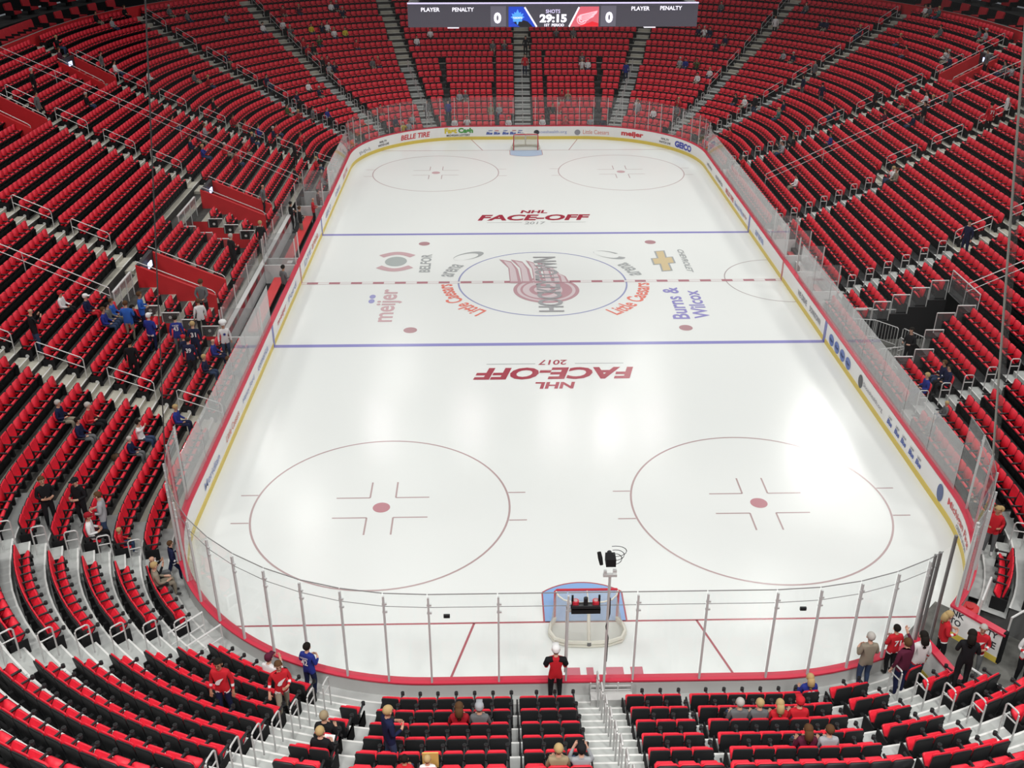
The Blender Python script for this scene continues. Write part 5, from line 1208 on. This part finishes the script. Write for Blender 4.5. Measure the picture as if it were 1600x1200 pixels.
# ------------------------------------------------------------ people
CM = {k: mat('cloth_'+k, v, .85, .15) for k, v in C_.items()}
SKINM = [mat('skin_'+str(i), c, .55, .3) for i, c in enumerate(((.50, .28, .19), (.56, .33, .24), (.40, .21, .13), (.20, .10, .06)))]
SHOE = mat('shoe', (.03, .03, .03), .6); SHOEW = mat('shoe_pale', (.45, .45, .45), .6)
def joints(pose, arms, fat=1.):
    J = {}; f = fat
    if pose == 't':
        hz = .93; lean = .0
        J['pel'] = (0, 0, .95, .125*f); J['wai'] = (0, .0, 1.10, .128*f); J['che'] = (0, 0, 1.29, .142*f); J['nb'] = (0, -.01, 1.44, .085); dz = 0; y0 = 0
        st = .16 if arms == 'walk' else .02
        for s, n in ((-1, 'l'), (1, 'r')):
            d = st*s
            J['hip'+n] = (s*.095, 0, .88, .098*f); J['kne'+n] = (s*.11, d+.03, .50, .070); J['cal'+n] = (s*.112, d*1.1-.01, .34, .062); J['ank'+n] = (s*.115, d*1.2-.03, .09, .042); J['toe'+n] = (s*.13, d*1.2+.13, .04, .038)
    else:
        J['pel'] = (0, .13, .50, .135*f); J['wai'] = (0, .10, .66, .130*f); J['che'] = (0, .09, .86, .142*f); J['nb'] = (0, .10, 1.00, .085); dz = -.44; y0 = .10
        for s, n in ((-1, 'l'), (1, 'r')):
            J['hip'+n] = (s*.10, .17, .50, .10*f); J['kne'+n] = (s*.12, .56, .53, .072); J['cal'+n] = (s*.12, .57, .34, .062); J['ank'+n] = (s*.12, .56, .09, .042); J['toe'+n] = (s*.13, .72, .04, .038)
    b = J['nb']; y = b[1]; z = b[2]
    J['nec'] = (0, y+.015, z+.085, .052); J['jaw'] = (0, y+.045, z+.15, .068); J['hed'] = (0, y+.035, z+.225, .096); J['crn'] = (0, y+.02, z+.285, .078)
    A_ = {'down': ((.24, -.02, -.30), (.26, .06, -.55), (.26, .09, -.66)), 'walk': ((.25, -.06, -.28), (.30, .10, -.48), (.31, .17, -.56)), 'lap': ((.23, .05, -.30), (.15, .28, -.36), (.10, .36, -.35)),
          'hold': ((.24, .0, -.29), (.15, .24, -.30), (.07, .31, -.28)), 'phone': ((.26, .16, -.22), (.15, .30, -.02), (.09, .34, .07)), 'raise': ((.27, .17, -.14), (.17, .32, .06), (.11, .37, .15)), 'back': ((.25, -.08, -.28), (.12, -.17, -.46), (.02, -.18, -.50))}
    for s, n in ((-1, 'l'), (1, 'r')):
        k = arms
        if arms == 'point': k = 'down' if s < 0 else 'point'
        if arms == 'walk' and s < 0: k = 'hold'
        e, w, h = A_.get(k, None) or ((.30, .16, -.02), (.26, .30, .20), (.24, .33, .31))
        if k == 'point': e, w, h = (.28, .18, .02), (.22, .34, .22), (.20, .38, .32)
        J['sho'+n] = (s*.175*min(f, 1.1), y, z-.045, .072*min(f, 1.15)); J['elb'+n] = (s*e[0]*min(f, 1.1), y+e[1], z+e[2], .052); J['wri'+n] = (s*w[0], y+w[1], z+w[2], .034); J['han'+n] = (s*h[0], y+h[1], z+h[2], .034)
    return J
BONES = [('pel', 'wai', 'T'), ('wai', 'che', 'T'), ('che', 'nb', 'T'), ('nb', 'nec', 'K'), ('nec', 'jaw', 'K'), ('jaw', 'hed', 'K'), ('hed', 'crn', 'K')]
for n in 'lr': BONES += [('che', 'sho'+n, 'T'), ('sho'+n, 'elb'+n, 'T'), ('elb'+n, 'wri'+n, 'A'), ('wri'+n, 'han'+n, 'K'), ('pel', 'hip'+n, 'P'), ('hip'+n, 'kne'+n, 'P'), ('kne'+n, 'cal'+n, 'P'), ('cal'+n, 'ank'+n, 'P'), ('ank'+n, 'toe'+n, 'S')]
def skin_mesh(pose, arms, lod, fat):
    J = joints(pose, arms, fat); names = list(J); vs = [J[n][:3] for n in names]; rad_ = [J[n][3] for n in names]; ed = [(names.index(a), names.index(b)) for a, b, _ in BONES]
    bl = list(BONES)
    if lod > 1:
        for n, s in (('l', -1), ('r', 1)):
            h = Vector(J['han'+n][:3]); d = (h-Vector(J['wri'+n][:3])).normalized(); sd = d.cross(Vector((0, 1, 0)) if abs(d.y) < .8 else Vector((0, 0, 1))).normalized(); cu = d.cross(sd)
            for i, (o, L) in enumerate(((-.030, .068), (-.010, .080), (.010, .075), (.030, .060), (-.045, .045))):
                a = h+sd*o+d*(.02 if i < 4 else -.02); m_ = a+d*L*.55+(sd*-.02 if i == 4 else Vector((0, 0, 0))); e = m_+d*L*.35+cu*.018*(i+1)*.5
                b0 = len(vs); vs += [tuple(a), tuple(m_), tuple(e)]; rad_ += [.010, .009, .008]; ed += [(names.index('han'+n), b0), (b0, b0+1), (b0+1, b0+2)]
    me = bpy.data.meshes.new('b'); me.from_pydata(vs, ed, []); me.update(); o = bpy.data.objects.new('b', me); COL.objects.link(o)
    o.modifiers.new('s', 'SKIN'); su = o.modifiers.new('u', 'SUBSURF'); su.levels = su.render_levels = 1 if lod < 2 else 2
    bpy.context.view_layer.update()
    sv = me.skin_vertices[0].data
    for i, r in enumerate(rad_): sv[i].radius = (r, r); sv[i].use_root = (i == 0)
    dg = bpy.context.evaluated_depsgraph_get(); dg.update(); out = bpy.data.meshes.new_from_object(o.evaluated_get(dg)); bpy.data.objects.remove(o)
    # clothing by nearest bone: 0 skin, 1 shirt, 2 trousers, 3 shoe, 4 cuff band
    out.materials.clear()
    for _ in range(5): out.materials.append(None)
    P = [(Vector(J[a][:3]), Vector(J[b][:3]), t, a, b, J[a][3], J[b][3]) for a, b, t in BONES]
    for p in out.polygons:
        c = p.center; best = (9, None, 0, None)
        for a, b, t, an, bn, ra, rb in P:
            d = b-a; k = max(0, min(1, (c-a).dot(d)/d.length_squared)); q = (c-a-d*k).length-(ra+(rb-ra)*k)
            if q < best[0]: best = (q, t, k, bn)
        t = best[1]; i = {'T': 1, 'A': 1, 'K': 0, 'P': 2, 'S': 3}[t]
        if t == 'A' and .35 < best[2] < .62: i = 4
        if t == 'P' and best[3].startswith('hip') : i = 1
        if t == 'P' and best[3].startswith('kne') and best[2] < .14: i = 4
        if t == 'K' and best[3] == 'nec' and best[2] < .3: i = 1
        if t == 'A' and best[2] > .92: i = 0
        p.material_index = i; p.use_smooth = True
    return out, J
bodies = {}
def hair_mesh(long_, cap, hat):
    m = MB(); H = mat('hair_slot', (.02, .02, .02), .8); m.ell((0, -.012, .02), (.104, .118, .112), H, 14, 10)
    keep = []; vs = m.v
    for i, f in enumerate(m.f):
        c = [sum(vs[k][a] for k in f)/len(f) for a in range(3)]
        if c[1] > .045 and c[2] < .065: continue
        if abs(c[0]) > .07 and c[1] > -.01 and c[2] < .0: continue
        if c[2] < -.055: continue
        keep.append(i)
    m.f = [m.f[i] for i in keep]; m.m = [m.m[i] for i in keep]
    if long_: m.tube([(0, -.06, .03), (0, -.10, -.06), (0, -.12, -.17), (0, -.125, -.28)], [.085, .10, .095, .05], H, 10)
    if cap: m.ell((0, -.005, .055), (.108, .12, .082), H, 14, 8); m.box((0, .135, .05), (.15, .12, .012), H)
    if hat: m.ell((0, 0, .12), (.17, .19, .12), H, 14, 8)
    return m.mesh('hair', True)
HM = {}
def face_mesh():
    m = MB(); K = mat('eye_dark', (.03, .02, .02), .4); L = mat('lip', (.38, .13, .11), .5); SKN = mat('face_slot', (.5, .28, .2), .5)
    for s in (-1, 1): m.ell((s*.034, .088, .0), (.012, .008, .007), K, 8, 6); m.box((s*.034, .088, .02), (.03, .01, .006), K); m.ell((s*.098, .0, -.005), (.012, .024, .032), SKN, 8, 6)
    m.ell((0, .104, -.022), (.014, .018, .026), SKN, 8, 6); m.ell((0, .086, -.06), (.026, .01, .009), L, 8, 6); return m.mesh('face', True)
FM = None
for n_, (kd, x, y, z, ang, rest_, kw, j) in enumerate(placed):
    shirt, pants, hair, face, arms, lab = rest_; dep = P2((x, y, z+1))[2]; lod = 2 if dep < 32 else 1
    sc = kw.get('sc', 1.)*(1.06 if (kd == 't' and dep < 60) else 1.)*(.97+.06*((n_*37) % 10)/10); fat = kw.get('fat', 1.); key = (kd, arms, lod, fat)
    if key not in bodies: bodies[key] = skin_mesh(kd, arms, lod, fat)
    me, J = bodies[key]
    if kd == 's':
        rz = ang
    else: rz = R_(face)
    if kd == 't' and kw.get('z') is None:
        pass
    g = empty('person', (x, y, z+.002), rz, label=lab, cat='person'); g.scale = (sc, sc, sc)
    if kd == 's' and sc < .9: g.location.z += .06
    b = bpy.data.objects.new('body', me); COL.objects.link(b); b.parent = g
    cuff = CM[kw['cuff']] if kw.get('cuff') else CM[shirt]
    sk = SKINM[n_ % 2 if n_ % 9 else 2]
    for i, m in enumerate((sk, CM[shirt], CM[pants], SHOEW if n_ % 3 == 0 else SHOE, cuff)):
        b.material_slots[i].link = 'OBJECT'; b.material_slots[i].material = m
    hd = J['hed']; cap = kw.get('cap')
    if hair != 'skin' or cap:
        hk = (bool(kw.get('long')), bool(cap), bool(kw.get('hat')))
        if hk not in HM: HM[hk] = hair_mesh(*hk)
        h = bpy.data.objects.new('cap' if cap else 'hair', HM[hk]); COL.objects.link(h); h.parent = g; h.location = hd[:3]
        h.material_slots[0].link = 'OBJECT'; h.material_slots[0].material = CM[cap or hair]
        if cap and lod > 1:
            hk = (bool(kw.get('long')), False, False)
            if hk not in HM: HM[hk] = hair_mesh(*hk)
            h = bpy.data.objects.new('hair', HM[hk]); COL.objects.link(h); h.parent = g; h.location = (hd[0], hd[1], hd[2]-.01); h.scale = (.98, .98, .95)
            h.material_slots[0].link = 'OBJECT'; h.material_slots[0].material = CM['brown' if cap != 'black' else 'dark']
    if lod > 1:
        if FM is None: FM = face_mesh()
        f = bpy.data.objects.new('face', FM); COL.objects.link(f); f.parent = g; f.location = (hd[0], hd[1]+.005, hd[2]-.005)
        for i in range(len(f.material_slots)):
            if f.material_slots[i].material == MATS['face_slot']: f.material_slots[i].link = 'OBJECT'; f.material_slots[i].material = sk
    def onback(t, wd, h, zc, col='white', front=False):
        m = MB(); c = J['che']; yy = c[1]+(.155*fat if front else -.155*fat)
        sgn = -1 if front else 1
        lettering(m, t, lambda a, q: ((a-.5)*wd*sgn, yy+(1 if front else -1)*(.012-.22*((a-.5)*wd)**2), c[2]+zc+(q-.5)*h), CM[col], .03); m.build('jersey_lettering', g)
    if kw.get('num'): onback(kw['num'], .20, .20, -.02)
    if kw.get('name'): onback(kw['name'], .24, .055, .12)
    if kw.get('emb') == 1:
        m = MB(); c = J['che']; yy = c[1]+.158
        m.add([(x_, yy, c[2]+z_) for x_, z_ in ((.10, -.12), (.06, -.16), (0, -.15), (-.03, -.08), (-.12, .05), (-.06, .03), (.0, .0), (.06, -.04))], [tuple(range(8))], CM['white']); m.build('jersey_emblem', g)
    if kw.get('emb') == 2:
        m = MB(); c = J['che']; yy = c[1]+.158; m.add([(.09*math.cos(a)*(1 if i % 2 else .45), yy, c[2]-.03+.09*math.sin(a)*(1 if i % 2 else .45)) for i, a in enumerate(np.linspace(0, 2*PI, 22)[:-1])], [tuple(range(21))], CM['blue']); m.build('jersey_emblem', g)
    if kw.get('yoke'):
        m = MB()
        for s in (-1, 1): m.tube([(s*.07, J['nb'][1]-.035, J['nb'][2]-.01), (s*.19, J['sho'+('l' if s < 0 else 'r')][1]-.02, J['nb'][2]-.05), (s*.25, J['sho'+('l' if s < 0 else 'r')][1]-.02, J['nb'][2]-.2)], [.07, .085, .065], CM['black'], 10)
        m.build('jacket_yoke', g, label='black shoulder panels')
    it = kw.get('item')
    if it:
        hx = J['hanr']; m = MB()
        if it == 'paper': m.box((0, 0, 0), (.24, .30, .006), CM['white']); m.box((-.02, .02, .004), (.10, .14, .004), mat('pink_print', (.70, .20, .25), .6)); nm, lb2, cc = 'paper_sheet', 'pink and white paper held by person in black coat', 'paper'
        if it == 'board': m.box((0, 0, 0), (.34, .03, .42), mat('yellow_card', (.62, .42, .12), .6)); nm, lb2, cc = 'yellow_board', 'yellow board held over the blond child at the bottom edge', 'board'
        if it == 'bag': m.ell((0, 0, 0), (.16, .08, .12), CM['black'], 12, 8); m.tube([(-.1, 0, .08), (-.05, .02, .38), (.05, .02, .55)], .012, CM['black'], 5); nm, lb2, cc = 'shoulder_bag', 'black shoulder bag on the hip of the cream sweater', 'bag'
        o = m.build(nm, label=lb2, cat=cc); c_, s__ = math.cos(rz), math.sin(rz); lx, ly, lz = {'paper': (.05, .42, .62), 'board': (.06, .42, .95), 'bag': (.26, .0, .95)}[it]
        o.location = (x+sc*(lx*c_-ly*s__), y+sc*(lx*s__+ly*c_), z+sc*lz); o.rotation_euler = (R_(25) if it == 'paper' else 0, 0, rz)
mb = MB(); mb.ell((0, 0, .14), (.22, .17, .15), mat('bag_brown', (.09, .05, .025), .8), 12, 8); mb.tube([(-.1, 0, .25), (0, 0, .36), (.1, 0, .25)], .014, BLK, 5)
o = mb.build('backpack', label='brown bag on the floor below the navy child, left side stand', cat='bag'); X = unwrap(184, 720, 0); o.location = (X[0], X[1], ground(X[0], X[1]))
